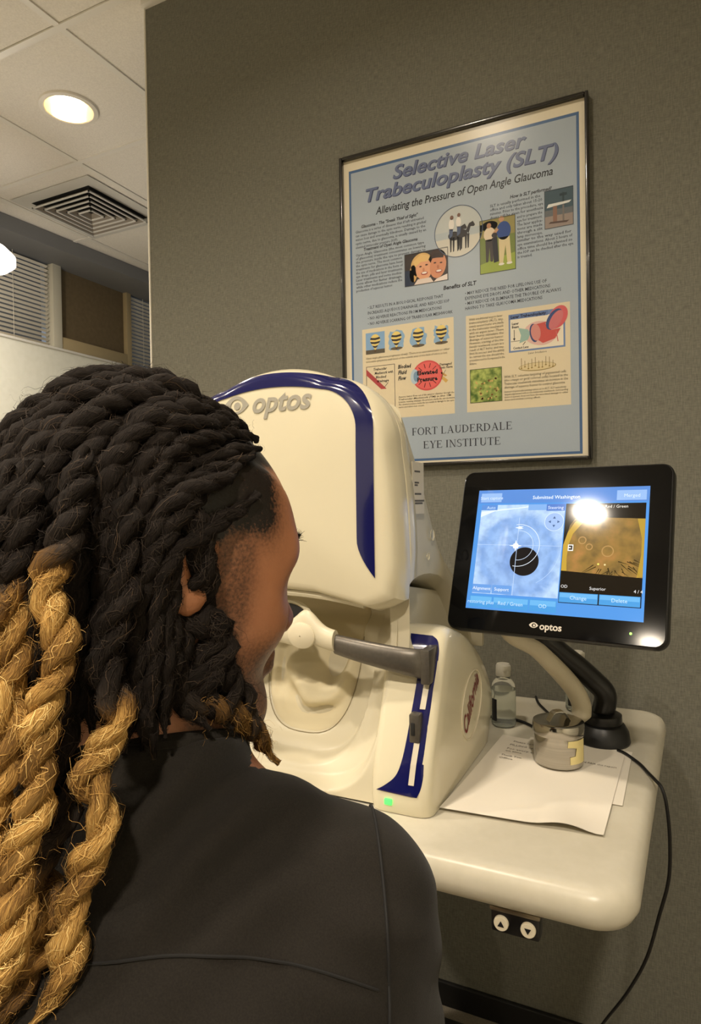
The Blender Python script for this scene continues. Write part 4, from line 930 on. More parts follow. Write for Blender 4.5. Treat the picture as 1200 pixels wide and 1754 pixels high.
# --- serif lettering
def serif(ch):
    """polygons of a roman capital in a unit box; returns (list of polygons, advance)"""
    P = []; W_, w_, sf = .13, .055, .045
    def r(x0,z0,x1,z1): P.append([(x0,z0),(x1,z0),(x1,z1),(x0,z1)])
    def d(x0,x1,w0,za=0,zb=1): P.append([(x0,za),(x0+w0,za),(x1+w0,zb),(x1,zb)])
    def arcring(cx, cz, rx, rz, a0, a1, wx=W_, wz=w_, n=14):
        for k in range(n):
            a, b = math.radians(a0+(a1-a0)*k/n), math.radians(a0+(a1-a0)*(k+1)/n)
            P.append([(cx+rx*math.cos(a),cz+rz*math.sin(a)),(cx+rx*math.cos(b),cz+rz*math.sin(b)),(cx+(rx-wx)*math.cos(b),cz+(rz-wz)*math.sin(b)),(cx+(rx-wx)*math.cos(a),cz+(rz-wz)*math.sin(a))])
    def feet(x, top=True, bot=True, e=.075, w=W_):
        if bot: r(x-e,0,x+w+e,sf)
        if top: r(x-e,1-sf,x+w+e,1)
    if ch == 'F': feet(.1); r(.1,0,.23,1); r(.1,1-w_,.6,1); r(.56,.78,.6,1); r(.2,.48,.45,.48+w_); r(.43,.40,.47,.62); return P,.66
    if ch == 'E': feet(.1); r(.1,0,.23,1); r(.1,1-w_,.62,1); r(.58,.8,.62,1); r(.2,.49,.47,.49+w_); r(.45,.41,.49,.63); r(.1,0,.66,w_); r(.62,0,.66,.22); return P,.74
    if ch == 'L': feet(.1); r(.1,0,.23,1); r(.1,0,.62,w_); r(.58,0,.62,.24); return P,.70
    if ch == 'I': feet(.09); r(.09,0,.22,1); return P,.34
    if ch == 'T': r(.3,0,.43,1); r(.22,0,.51,sf); r(.04,1-w_,.69,1); r(.04,.76,.08,1); r(.65,.76,.69,1); return P,.74
    if ch == 'O': arcring(.44,.5,.41,.52,0,360,W_,w_,32); return P,.89
    if ch == 'D': feet(.09,e=.06); r(.09,0,.22,1); arcring(.28,.5,.48,.5,-90,90); r(.1,0,.3,w_); r(.1,1-w_,.3,1); return P,.84
    if ch == 'R': feet(.09,e=.06); r(.09,0,.22,1); arcring(.34,.75,.29,.25,-90,90); r(.2,.5,.35,.5+w_); r(.2,1-w_,.35,1); P.append([(.34,.5),(.47,.5),(.80,0),(.65,0)]); r(.62,0,.86,sf); return P,.80
    if ch == 'A': d(.10,.40,.055); P.append([(.62,0),(.77,0),(.46,1),(.36,1)]); r(.22,.32,.62,.32+w_); r(.0,0,.26,sf); r(.54,0,.86,sf); return P,.86
    if ch == 'U': r(.13,.3,.26,1); r(.66,.3,.715,1); arcring(.42,.32,.295,.34,180,360,.11,.07); r(.04,1-sf,.35,1); r(.56,1-sf,.80,1); return P,.84
    if ch == 'Y': P.append([(.36,.44),(.47,.44),(.22,1),(.07,1)]); P.append([(.38,.40),(.44,.44),(.70,1),(.64,1)]); r(.31,0,.44,.46); r(.21,0,.54,sf); r(.0,1-sf,.30,1); r(.54,1-sf,.78,1); return P,.77
    if ch == 'N': r(.14,0,.195,1); r(.68,0,.735,1); P.append([(.62,0),(.735,0),(.23,1),(.10,1)]); r(.04,0,.30,sf); r(.58,1-sf,.83,1); r(.02,1-sf,.2,1); return P,.86
    if ch == 'S': arcring(.31,.745,.24,.27,40,270,.10,.07); arcring(.31,.255,.27,.27,-140,90,.10,.07); r(.49,.74,.53,.97); r(.04,.03,.08,.28); return P,.62
    return P,.30
def serif_line(p, txt, cx, z, h, width, c, lay):
    x = 0; polys = []
    for ch in txt:
        P, a = serif(ch)
        polys += [[(x+u, v) for u, v in q] for q in P]; x += a+.03
    k = width/x
    for q in polys: p.poly([(cx-width/2+u*k, z+v*h) for u, v in q], c, lay)
P_ = Pic('institute_lettering'); serif_line(P_, 'FORT LAUDERDALE', 6, 80, 18.5, 256, (52,52,60), 4); serif_line(P_, 'EYE INSTITUTE', 7, 45, 18.5, 198, (52,52,60), 4); P_.build()
# ================================================================== the seated person
class Field:
    def __init__(s): s.p = []
    def add(s, fn, lo, hi, k=.02, op='u'): s.p.append((fn, np.array(lo), np.array(hi), k, op)); return s
    def ell(s, c, ax, r, k=.02, op='u'):
        c = np.array(c, float); A = np.array(ax, float); r = np.array(r, float)
        def fn(P):
            q = (P-c)@A.T; k0 = np.sqrt(((q/r)**2).sum(-1)); k1 = np.sqrt(((q/r**2)**2).sum(-1))+1e-9; return k0*(k0-1)/k1
        m = max(r); return s.add(fn, c-m, c+m, k, op)
    def cone(s, a, b, ra, rb=None, k=.02, op='u', squash=None):
        a = np.array(a, float); b = np.array(b, float); rb = ra if rb is None else rb; ba = b-a; L2 = ba@ba
        def fn(P):
            d = P-a; h = np.clip((d@ba)/L2, 0, 1); e = d-h[...,None]*ba
            return np.sqrt((e*e).sum(-1))-(ra+(rb-ra)*h)
        m = max(ra, rb); return s.add(fn, np.minimum(a,b)-m, np.maximum(a,b)+m, k, op)
    @staticmethod
    def comb(a, b, k, op):
        if op == 'u': h = np.maximum(k-np.abs(a-b), 0)/k; return np.minimum(a, b)-h*h*k*.25
        h = np.maximum(k-np.abs(a+b), 0)/k; return np.maximum(a, -b)+h*h*k*.25
    def ev(s, P):
        P = np.asarray(P, float); v = np.full(P.shape[:-1], 1.0)
        for fn, lo, hi, k, op in s.p: v = s.comb(v, fn(P), k, op)
        return v
    def grad(s, P, e=1e-3):
        g = np.stack([s.ev(P+np.eye(3)[i]*e)-s.ev(P-np.eye(3)[i]*e) for i in range(3)], -1); return g/(np.linalg.norm(g, axis=-1, keepdims=True)+1e-9)
    def grid(s, xs, ys, zs, post=None):
        v = np.full((len(xs),len(ys),len(zs)), 1.0, np.float32)
        for fn, lo, hi, k, op in s.p:
            m = k+.03; sl = []
            for ax, l, h in zip((xs,ys,zs), lo-m, hi+m): sl.append(slice(int(np.searchsorted(ax, l)), int(np.searchsorted(ax, h))))
            if any(q.stop <= q.start for q in sl): continue
            G = np.stack(np.meshgrid(xs[sl[0]], ys[sl[1]], zs[sl[2]], indexing='ij'), -1)
            v[tuple(sl)] = s.comb(v[tuple(sl)], fn(G), k, op)
        if post is not None: v = post(v, xs, ys, zs)
        return v
def surface_nets(v, xs, ys, zs):
    ins = v < 0; nx, ny, nz = v.shape
    cnt = np.zeros((nx-1,ny-1,nz-1), np.int8)
    for i in (0,1):
        for j in (0,1):
            for k in (0,1): cnt += ins[i:nx-1+i, j:ny-1+j, k:nz-1+k]
    act = (cnt > 0) & (cnt < 8); idx = -np.ones(act.shape, np.int64); I, J, K = np.nonzero(act); idx[I,J,K] = np.arange(len(I))
    acc = np.zeros((len(I),3)); n = np.zeros(len(I))
    cs = [(i,j,k) for i in (0,1) for j in (0,1) for k in (0,1)]
    for a in cs:
        for b in cs:
            if sum(b)-sum(a) == 1 and all(y >= x for x, y in zip(a,b)):
                va = v[I+a[0],J+a[1],K+a[2]].astype(float); vb = v[I+b[0],J+b[1],K+b[2]].astype(float); m = (va < 0) != (vb < 0)
                t = np.where(m, va/(va-vb+1e-12), 0)
                pa = np.stack([xs[I+a[0]],ys[J+a[1]],zs[K+a[2]]],-1); pb = np.stack([xs[I+b[0]],ys[J+b[1]],zs[K+b[2]]],-1)
                acc += np.where(m[:,None], pa+(pb-pa)*t[:,None], 0); n += m
    V = acc/np.maximum(n,1)[:,None]; F = []
    # x edges
    for ax in range(3):
        sh = [slice(None)]*3; a = [slice(None)]*3; b = [slice(None)]*3
        a[ax] = slice(0,-1); b[ax] = slice(1,None)
        o1, o2 = [q for q in range(3) if q != ax]
        a[o1] = b[o1] = slice(1,-1); a[o2] = b[o2] = slice(1,-1)
        ia = ins[tuple(a)]; ib = ins[tuple(b)]; C_ = np.argwhere(ia != ib)
        if not len(C_): continue
        C_[:,o1] += 1; C_[:,o2] += 1
        def cell(d1, d2):
            q = C_.copy(); q[:,o1] -= d1; q[:,o2] -= d2; return idx[q[:,0],q[:,1],q[:,2]]
        quad = np.stack([cell(1,1),cell(0,1),cell(0,0),cell(1,0)],1)
        flip = ins[C_[:,0],C_[:,1],C_[:,2]]; 
        if ax == 1: flip = ~flip
        quad[~flip] = quad[~flip][:,::-1]; F.append(quad)
    F = np.concatenate(F); F = F[(F >= 0).all(1)]
    return V, F
def mesh_np(name, V, F, m, parent, attrs=None, off=None, mats=None):
    V = np.asarray(V, np.float32); F = np.asarray(F, np.int32)
    if off is not None: V = V-np.array(off, np.float32)
    me = bpy.data.meshes.new(name); me.vertices.add(len(V)); me.vertices.foreach_set('co', V.ravel())
    n = F.shape[1]; me.loops.add(F.size); me.loops.foreach_set('vertex_index', F.ravel()); me.polygons.add(len(F))
    me.polygons.foreach_set('loop_start', np.arange(0, F.size, n, dtype=np.int32)); me.polygons.foreach_set('use_smooth', np.ones(len(F), bool))
    me.update(calc_edges=True)
    for k, a in (attrs or {}).items():
        at = me.attributes.new(k, 'FLOAT', 'POINT'); at.data.foreach_set('value', np.asarray(a, np.float32))
    me.materials.append(m); me.validate(); return link(name, me, parent)
def axis(lo, hi, fl, fh, fine, coarse):
    """coordinates lo..hi, fine between fl and fh"""
    a = list(np.arange(lo, fl, coarse)) + list(np.arange(fl, fh, fine)) + list(np.arange(fh, hi+coarse, coarse)); return np.array(sorted(set(np.round(a, 5))))

PO = np.array([.225,-1.36,0.0])                                  # the person's place on the floor
def W3(lat, dep, z): return np.array([.458-.4344*dep+.9007*lat, -1.5743+.9007*dep+.4344*lat, z])   # beside / ahead of the standing photographer
# head frame
HS = 1.05; az = math.radians(23); pt = math.radians(-5)
hf = np.array([math.sin(az)*math.cos(pt), math.cos(az)*math.cos(pt), math.sin(pt)]); hr = np.array([math.cos(az),-math.sin(az),0]); hu = np.cross(hr, hf)
HCN = np.array([.093,-1.168,1.230]); HA = np.stack([hr,hf,hu])
def hp(r, f, u): return HCN + HS*(r*hr+f*hf+u*hu)
def hloc(P): return ((P-HCN)@HA.T)/HS
tf = np.array([-.54,.8417,0]); tr = np.array([.8417,.54,0]); up = np.array([0,0,1.])
C7 = W3(-.155,.455,1.088)
lean = np.array([tf[0]*.42, tf[1]*.42, .91]); lean /= np.linalg.norm(lean); fwd = np.cross(lean, tr)*-1; fwd = np.cross(lean, tr); fwd = fwd if fwd@tf > 0 else -fwd
TA = np.stack([tr, fwd, lean])
def tp(r, f, u): return C7 + r*tr + f*fwd + u*lean
SHr, SHl = tp(.146,.045,-.092), tp(-.172,.05,-.070)
ELr, ELl = SHr+np.array([.03,.03,0])+tf*.03+np.array([0,0,-.275]), SHl-tr*.06+tf*.10+np.array([0,0,-.27])
HIP = C7+np.array([-tf[0]*.20,-tf[1]*.20,0]); HIP[2] = .555
KNr, KNl = HIP+tr*.13+tf*.43+np.array([0,0,-.04]), HIP-tr*.13+tf*.43+np.array([0,0,-.04])
WRr, WRl = KNr-tf*.10+np.array([0,0,.115]), KNl-tf*.10+np.array([0,0,.115])
body = Field()
# --- head
S = HS
def he(r,f,u,rr,rf,ru,k=.02,op='u'): body.ell(hp(r,f,u), HA, (rr*S,rf*S,ru*S), k, op)
def hc(a,b,ra,rb=None,k=.02,op='u'): body.cone(hp(*a), hp(*b), ra*S, (ra if rb is None else rb)*S, k, op)
he(0,-.002,.035,.076,.099,.094)
he(0,.028,-.046,.060,.060,.080,.04)
he(0,.060,-.110,.027,.026,.020,.035)
for s_ in (-1,1):
    hc((s_*.056,-.004,-.056),(s_*.024,.060,-.112),.016,.016,.03)
    hc((s_*.010,.090,.018),(s_*.050,.075,.016),.010,.010,.018)
    he(s_*.046,.058,-.034,.016,.018,.018,.04)
    he(s_*.034,.106,-.004,.018,.015,.011,.014,'s')
    he(s_*.060,.042,.034,.010,.026,.030,.04)
    hc((s_*.012,.104,-.046),(s_*.014,.098,-.048),.008,.007,.01)
hc((0,.092,.004),(0,.113,-.042),.007,.0115,.012)
hc((-.019,.086,-.068),(.019,.086,-.068),.008,.008,.010); hc((-.016,.087,-.079),(.016,.087,-.079),.008,.008,.008)
hc((-.026,.097,-.0735),(.026,.097,-.0735),.0022,.0022,.004,'s')
for s_ in (-1,1):   # ears
    E3 = np.stack([hr*.97+hf*s_*-.24*-1, hf*.97-hr*s_*.24*-1*-1, hu]); E3 = HA
    body.ell(hp(s_*.080,-.020,.004), E3, (.008*S,.019*S,.031*S), .008); body.ell(hp(s_*.087,-.014,.008), E3, (.006*S,.010*S,.018*S), .005, 's')
# --- neck, torso, arms
body.cone(hp(0,-.026,-.055), C7+tf*.035+np.array([0,0,-.03]), .054, .062, .03)
body.cone(hp(0,.010,-.085), tp(0,.085,-.06), .040, .048, .03)
def te(c, r, k=.05, A=TA): body.ell(c, A, r, k)
te(tp(0,.06,-.17), (.165,.105,.17)); te(tp(0,.07,-.36), (.145,.105,.16)); te(HIP+np.array([0,0,.03]), (.165,.125,.12), .06, np.stack([tr,tf,up]))
for sh, el, wr, kn, s_ in ((SHr,ELr,WRr,KNr,1),(SHl,ELl,WRl,KNl,-1)):
    body.cone(C7+tf*.04+np.array([0,0,-.035]), sh, .050, .052, .04); body.cone(sh, el, .052, .040, .03); body.cone(el, wr, .040, .027, .015)
    d = kn-wr; d[2] = 0; d /= np.linalg.norm(d); sd = np.array([d[1],-d[0],0])
    pc = wr+d*.045+np.array([0,0,-.004]); body.ell(pc, np.stack([sd,d,up]), (.041,.052,.016), .015)
    for q, (o_, L_) in enumerate(((-.030,.060),(-.010,.072),(.010,.068),(.029,.052))):
        a = pc+sd*o_+d*.040; b = a+d*L_*.55+np.array([0,0,-.004]); c = b+d*L_*.40+np.array([0,0,-.024]); body.cone(a,b,.0095,.009,.004); body.cone(b,c,.009,.008,.004)
    th_ = -s_; a = pc+sd*th_*.030-d*.012; b = a+sd*th_*.030+d*.026; c = b+d*.026+sd*th_*.004+np.array([0,0,-.010]); body.cone(a,b,.012,.0105,.006); body.cone(b,c,.0105,.009,.004)
xs = axis(-.28,.62, -.02,.215, .0032,.0085); ys = axis(-1.62,-.82, -1.31,-1.03, .0032,.0085); zs = axis(.44,1.385, 1.07,1.385, .0032,.0085)
# ------------------------------------------------ shirt field
shirt = Field()
def se(c, r, k=.05, A=TA): shirt.ell(c, A, r, k)
se(tp(0,.055,-.17), (.178,.122,.175)); se(tp(0,.065,-.36), (.168,.128,.17)); se(HIP+np.array([0,0,.05]), (.185,.15,.12), .06, np.stack([tr,tf,up]))
for sh, el, s_ in ((SHr,ELr,1),(SHl,ELl,-1)):
    shirt.cone(C7+tf*.035+np.array([0,0,-.042]), sh+np.array([0,0,-.006]), .060, .061, .05)
    e2 = sh+(el-sh)*.86; shirt.cone(sh, e2, .062, .060, .035)
shirt.cone(C7+tf*.03+np.array([0,0,-.05]), C7+tf*.045+np.array([0,0,.012]), .078, .066, .03)      # collar rise
def fold(P):
    """cloth folds: radiating from the shoulder and hanging at the back"""
    q = P-C7; r = q@tr; u = q@lean
    a = np.sin((r*.75-u*1.0)*105+2.2*np.sin(r*22))*.009*np.exp(-((r-.06)/.07)**2)*np.exp(-((u+.03)/.055)**2)
    b = np.sin(r*90+u*22)*.0022*np.clip(-u-.12,0,.2)/.2
    c = np.sin((r*.5+u)*130+1.0)*.0035*np.exp(-((r-.17)/.05)**2)*np.exp(-((u+.16)/.10)**2)
    return a+b+c
def shirt_post(v, xs, ys, zs):
    G = np.stack(np.meshgrid(xs, ys, zs, indexing='ij'), -1); near = np.abs(v) < .03
    v = v.copy(); v[near] += fold(G[near]).astype(np.float32)
    # neck opening and sleeve ends
    P = G[near]; nk = C7+tf*.045; d = P-nk; axn = (tf*.30+up); axn = axn/np.linalg.norm(axn)
    cut = (d@axn)-.012; v[near] = np.maximum(v[near], cut)
    rad = np.sqrt(np.maximum((d**2).sum(-1)-(d@axn)**2, 0)); hole = np.maximum(rad-.060, -(d@axn)-.01); v[near] = np.maximum(v[near], -hole)
    for sh, el in ((SHr,ELr),(SHl,ELl)):
        ad = (el-sh)/np.linalg.norm(el-sh); L_ = np.linalg.norm(el-sh)*.86; q = P-sh; h = q@ad; rr_ = np.sqrt(np.maximum((q**2).sum(-1)-h*h,0))
        v[near] = np.where(rr_ < .10, np.maximum(v[near], np.minimum(h-L_, .05)), v[near])
    return v
sx_ = np.arange(-.34,.60,.0058); sy_ = np.arange(-1.66,-.98,.0058); sz_ = np.arange(.44,1.20,.0058)

person = thing('person', 'seated person with blond-tipped dark locks and black shirt leaning towards the scanner', 'person', T(*PO))
M_skin = mat('skin', srgb(122,78,52), .42, spec=.45); nt = M_skin.node_tree; b = nt.nodes['Principled BSDF']
b.inputs['Subsurface Weight'].default_value = .08; b.inputs['Subsurface Radius'].default_value = (.010,.004,.002); b.inputs['Subsurface Scale'].default_value = .5
at = nt.nodes.new('ShaderNodeAttribute'); at.attribute_name = 'stubble'; tc = nt.nodes.new('ShaderNodeTexCoord')
n1 = nt.nodes.new('ShaderNodeTexNoise'); n1.inputs['Scale'].default_value = 420; n1.inputs['Detail'].default_value = 3; nt.links.new(tc.outputs['Object'], n1.inputs['Vector'])
n2 = nt.nodes.new('ShaderNodeTexNoise'); n2.inputs['Scale'].default_value = 28; n2.inputs['Detail'].default_value = 4; nt.links.new(tc.outputs['Object'], n2.inputs['Vector'])
r2 = nt.nodes.new('ShaderNodeValToRGB'); r2.color_ramp.elements[0].color = (*srgb(150,98,68),1); r2.color_ramp.elements[1].color = (*srgb(178,122,86),1); nt.links.new(n2.outputs['Fac'], r2.inputs[0])
ma = nt.nodes.new('ShaderNodeMath'); ma.operation = 'MULTIPLY_ADD'; ma.inputs[1].default_value = 1.6; ma.inputs[2].default_value = -.45; nt.links.new(n1.outputs['Fac'], ma.inputs[0])
mb = nt.nodes.new('ShaderNodeMath'); mb.operation = 'ADD'; nt.links.new(ma.outputs[0], mb.inputs[0]); nt.links.new(at.outputs['Fac'], mb.inputs[1])
mc = nt.nodes.new('ShaderNodeMath'); mc.operation = 'MULTIPLY'; mc.use_clamp = True; nt.links.new(mb.outputs[0], mc.inputs[0]); nt.links.new(at.outputs['Fac'], mc.inputs[1])
mx = nt.nodes.new('ShaderNodeMix'); mx.data_type = 'RGBA'; mx.inputs[7].default_value = (*srgb(26,20,17),1); nt.links.new(mc.outputs[0], mx.inputs[0]); nt.links.new(r2.outputs[0], mx.inputs[6]); nt.links.new(mx.outputs[2], b.inputs['Base Color'])
bp = nt.nodes.new('ShaderNodeBump'); bp.inputs['Strength'].default_value = .25; bp.inputs['Distance'].default_value = .001; nt.links.new(n1.outputs['Fac'], bp.inputs['Height']); nt.links.new(bp.outputs[0], b.inputs['Normal'])
def sst(a, b, x): t = np.clip((x-a)/(b-a), 0, 1); return t*t*(3-2*t)
V, F = surface_nets(body.grid(xs, ys, zs), xs, ys, zs)
L_ = hloc(V); ar = np.abs(L_[:,0]); f_, u_ = L_[:,1], L_[:,2]; ishead = sst(-.16,-.13,u_)*sst(-.13,-.10,f_)
beard = sst(-.026,-.066,u_)*sst(-.020,.0,f_)*sst(-.155,-.130,u_)
chop = sst(.046,.026,f_)*sst(-.022,.0,f_)*sst(.045,.02,u_)*.62
fade = sst(.072,.038,f_)*sst(.0,.045,u_)*.95 + sst(.010,-.01,f_)*sst(-.03,.0,u_)
front = sst(.070,.088,u_)
stub = np.clip(np.maximum.reduce([beard*.62, chop, fade, front]), 0, 1)*ishead*(1-sst(1.25,1.0,((f_+.020)/.021)**2+((u_-.004)/.034)**2)*sst(.072,.076,ar))
skin_ob = mesh_np('body', V, F, M_skin, person, {'stubble': stub}, PO)
# eyes, brows, nails are small parts of the face
M_eye = mat('eye_white', srgb(222,214,204), .15); M_iris = mat('iris_dark', srgb(40,24,16), .1)
for s_ in (-1,1):
    e = MB(); c = hp(s_*.033,.0745,-.006)-PO; e.lathe([(.0122*math.sin(math.pi*k/12)+1e-5, -.0122*math.cos(math.pi*k/12)) for k in range(13)], 20, tuple(c)); eo = e.build('eye', M_eye, person)
    c2 = hp(s_*.033,.0863,-.006)-PO; MB().lathe([(.0001,.0006),(.005,0.0)],18,caps=False).build('iris', M_iris, eo, M=T(*c2)@Matrix.Rotation(-math.pi/2,4,'X'))
M_hair = mat('hair_dark_solid', srgb(22,19,18), .6)
rb = np.random.RandomState(5)
def ribbons(roots, dirs, nrm, L, w, nseg, curl, col, rs, grav=0.0):
    """thin hair ribbons: returns V, F, attr"""
    n = len(roots); t = np.linspace(0,1,nseg+1)
    side = np.cross(nrm, dirs); side /= np.linalg.norm(side,axis=1,keepdims=True)+1e-9
    ph = rs.rand(n)*6.28; P = roots[:,None,:]+dirs[:,None,:]*(t[None,:,None]*L[:,None,None])
    P = P + side[:,None,:]*(np.sin(ph[:,None]+t*curl[1])*curl[0]*t)[...,None] + nrm[:,None,:]*(np.cos(ph[:,None]+t*curl[1])*curl[0]*t)[...,None]
    P[...,2] -= grav*t**2*L[:,None]
    return strips(P, side, w, col)
def strips(P, side, w, col):
    n, m, _ = P.shape; wd = w*(1-.6*np.linspace(0,1,m)); sd = side if side.ndim == 3 else side[:,None,:]
    A = P-sd*wd[None,:,None]; B = P+sd*wd[None,:,None]; V = np.stack([A,B],2).reshape(-1,3)
    i = np.arange(n)[:,None]*(2*m)+np.arange(m-1)[None,:]*2; F = np.stack([i,i+1,i+3,i+2],-1).reshape(-1,4)
    return V, F, np.repeat(col, 2*m)
bV = []; bF = []; bA = []; off_ = 0
for s_ in (-1,1):
    n = 260; tt = rb.rand(n); a = np.array([hp(s_*(.012+.042*q), .1015-.020*q**2, .0235+.006*math.sin(q*2.6)+.005*(rb.rand()-.5)) for q in tt]); nn = np.array([hf*.8+hr*s_*.5*q for q in tt]); nn /= np.linalg.norm(nn,axis=1,keepdims=True)
    g = body.ev(a); a = a-body.grad(a)*g[:,None]; dd = np.array([hr*s_*.85+hu*.3-hf*.25]*n)+rb.randn(n,3)*.15; V1,F1,A1 = ribbons(a, dd/np.linalg.norm(dd,axis=1,keepdims=True), body.grad(a), .007+.004*rb.rand(n), .0003, 4, (.001,2), np.zeros(n), rb)
    V1 = V1+np.repeat(body.grad(a),10,axis=0)*.0012; bV.append(V1); bF.append(F1+off_); off_ += len(V1)
mesh_np('eyebrows', np.concatenate(bV), np.concatenate(bF), M_hair, person, None, PO)
# ------------------------------------------------ shirt mesh
def cloth_mat():
    m = noise_mat('shirt_black', srgb(29,26,23), srgb(38,35,31), 900, .9, .35, 1400, spec=.15, sheen=.06, dist=.0006); return m
M_shirt = cloth_mat()
V, F = surface_nets(shirt.grid(sx_, sy_, sz_, shirt_post), sx_, sy_, sz_)
sh_ob = mesh_np('shirt', V, F, M_shirt, person, None, PO)
sm = sh_ob.modifiers.new('soft', 'SMOOTH'); sm.factor = .5; sm.iterations = 3
def trace(c, d, fld, r0=.02, r1=.30):
    """from inside point c outwards along d to the surface of fld"""
    t = np.linspace(r0, r1, 140); P = c+t[:,None]*d; v = fld.ev(P)+fold(P); k = np.argmax(v > 0); return P[k]
M_seam = mat('seam_black', srgb(20,19,19), .85)
ad = (ELr-SHr)/np.linalg.norm(ELr-SHr)
for sh, el, s_ in ((SHr,ELr,1),(SHl,ELl,-1)):
    c0 = sh+tr*s_*.024+np.array([0,0,-.045]); n_ = tr*s_*.93+up*.10-tf*.05; n_ /= np.linalg.norm(n_); e1 = np.cross(n_, up); e1 /= np.linalg.norm(e1); e2 = np.cross(n_, e1)
    pts = []
    for k in range(40):
        a = math.radians(-60+300*k/39); d = e1*math.cos(a)*1+e2*math.sin(a)*-1; pts.append(trace(c0+n_*.012*math.sin(a), d, shirt)-PO)
    MB().tube([Vector(p) for p in pts], .0011, 6).build('armhole_seam', M_seam, sh_ob)
pts = []
for k in range(40):
    r = -.15+.31*k/39; c0 = tp(r,.05,-.098-1.8*max(0,r-.02)**2); pts.append(trace(c0, -fwd, shirt, .01, .25)-PO)
MB().tube([Vector(p) for p in pts], .0010, 6).build('yoke_seam', M_seam, sh_ob)
ck = C7+tf*.045; axn = (tf*.30+up); axn /= np.linalg.norm(axn); e1 = tr; e2 = np.cross(axn, e1)
MB().tube([Vector(ck-PO+axn*.010+(e1*math.cos(2*math.pi*k/40)*.064+e2*math.sin(2*math.pi*k/40)*.062)) for k in range(41)], .0075, 10, False).build('collar', M_shirt, sh_ob)
# ------------------------------------------------ trousers, shoes, stool
leg = Field(); leg.ell(HIP, np.stack([tr,tf,up]), (.178,.15,.115), .05)
for kn, s_ in ((KNr,1),(KNl,-1)):
    an = kn+tf*.02+tr*s_*.02; an = np.array([an[0],an[1],.10]); leg.cone(HIP+tr*s_*.09, kn, .092, .070, .05); leg.cone(kn, an, .068, .058, .03)
gx = np.arange(-.45,.60,.011); gy = np.arange(-1.72,-.72,.011); gz = np.arange(.03,.72,.011)
V, F = surface_nets(leg.grid(gx,gy,gz), gx, gy, gz); mesh_np('trousers', V, F, noise_mat('trousers_dark', srgb(30,31,36), srgb(38,39,44), 500, .85), person, None, PO)
M_shoe = mat('shoe_black', srgb(22,22,23), .5); M_sole = mat('shoe_sole', srgb(190,186,178), .7)
for kn, s_ in ((KNr,1),(KNl,-1)):
    fo = Field(); b0 = np.array([kn[0],kn[1],.05])+tf*.02+tr*s_*.02
    fo.ell(b0+tf*.05-up*.002, np.stack([tr,tf,up]), (.048,.13,.045), .02); fo.cone(b0+up*.06-tf*.01, b0, .05, .045, .03)
    g1 = np.arange(b0[0]-.2,b0[0]+.2,.008); g2 = np.arange(b0[1]-.2,b0[1]+.22,.008); g3 = np.arange(.008,.15,.008)
    V, F = surface_nets(fo.grid(g1,g2,g3), g1, g2, g3); V[:,2] = np.maximum(V[:,2], .014); so = mesh_np('shoe', V, F, M_shoe, person, None, PO)
    c = b0+tf*.05-PO; MB().slab(.05,.135,.05,[(.003,0),(0,.004),(0,.016),(.004,.018)],T(c[0],c[1],0)@Matrix.Rotation(math.atan2(-tf[0],tf[1]),4,'Z'),8).build('sole', M_sole, so)
stool = thing('swivel_stool', 'round black swivel stool under the seated person', 'stool', T(HIP[0],HIP[1],0))
MB().lathe([(.02,.385),(.17,.387),(.185,.40),(.187,.425),(.17,.44),(.02,.443)],36).build('seat', mat('vinyl_black', srgb(24,24,25), .45), stool)
MB().lathe([(.028,.06),(.028,.25),(.018,.255),(.018,.386)],20).build('post', mat('chrome', srgb(190,190,190), .15, metal=1), stool)
for k in range(5):
    a = 2*math.pi*k/5+.3; MB().tube([(.02*math.cos(a),.02*math.sin(a),.075),(.26*math.cos(a),.26*math.sin(a),.055)], [.02,.013], 10).build('leg', mat('stool_black', srgb(24,24,25), .4), stool)
    MB().lathe([(.012,-.012),(.024,-.008),(.024,.008),(.012,.012)],16).build('caster', mat('caster_black', srgb(16,16,16), .5), stool, M=T(.25*math.cos(a),.25*math.sin(a),.0245)@Rz(math.degrees(a)+90)@Matrix.Rotation(math.pi/2,4,'Y'))
# ------------------------------------------------ locks
def px3(x, y, d):
    # a point measured from a fixed spot behind the person (bearing, height, distance)
    f = np.array([-.434390, .900632, -.0128]); r2 = np.array([.900632, .434266, -.015999]); u2 = np.array([.008850, .018488, .999790])
    return np.array([.458, -1.5743, 1.28])+d*(f+r2*(x-600)/1109.4-u2*(y-877)/1109.4)
hrs = np.random.RandomState(11)
ER = np.array([.076,.099,.094])*HS; EC = hp(0,-.002,.035)
def solid(P):      # what the hair lies on
    return np.minimum(body.ev(P), shirt.ev(P))
def sgrad(P, e=1.5e-3):
    g = np.stack([solid(P+np.eye(3)[i]*e)-solid(P-np.eye(3)[i]*e) for i in range(3)], -1); return g/(np.linalg.norm(g,axis=-1,keepdims=True)+1e-9)
def hairline(f):   # lowest local height with hair, by distance to the front
    return np.interp(f, [-.11,-.06,-.03,-.01,.02,.045,.062,.075,.10], [-.062,-.056,-.030,.012,.050,.066,.080,.092,.12])
roots = []; N0 = 250
for k in range(N0):
    z = 1-2*(k+.5)/N0; a = k*2.399963; q = np.array([math.sqrt(1-z*z)*math.cos(a), math.sqrt(1-z*z)*math.sin(a), z])*ER/HS + np.array([0,-.002,.035])
    if q[2] > hairline(q[1]) and q[1] < .066 and not (q[0] > .058 and -.03 < q[1] and q[2] < .05): roots.append(q)
roots = np.array(roots); NL = len(roots)
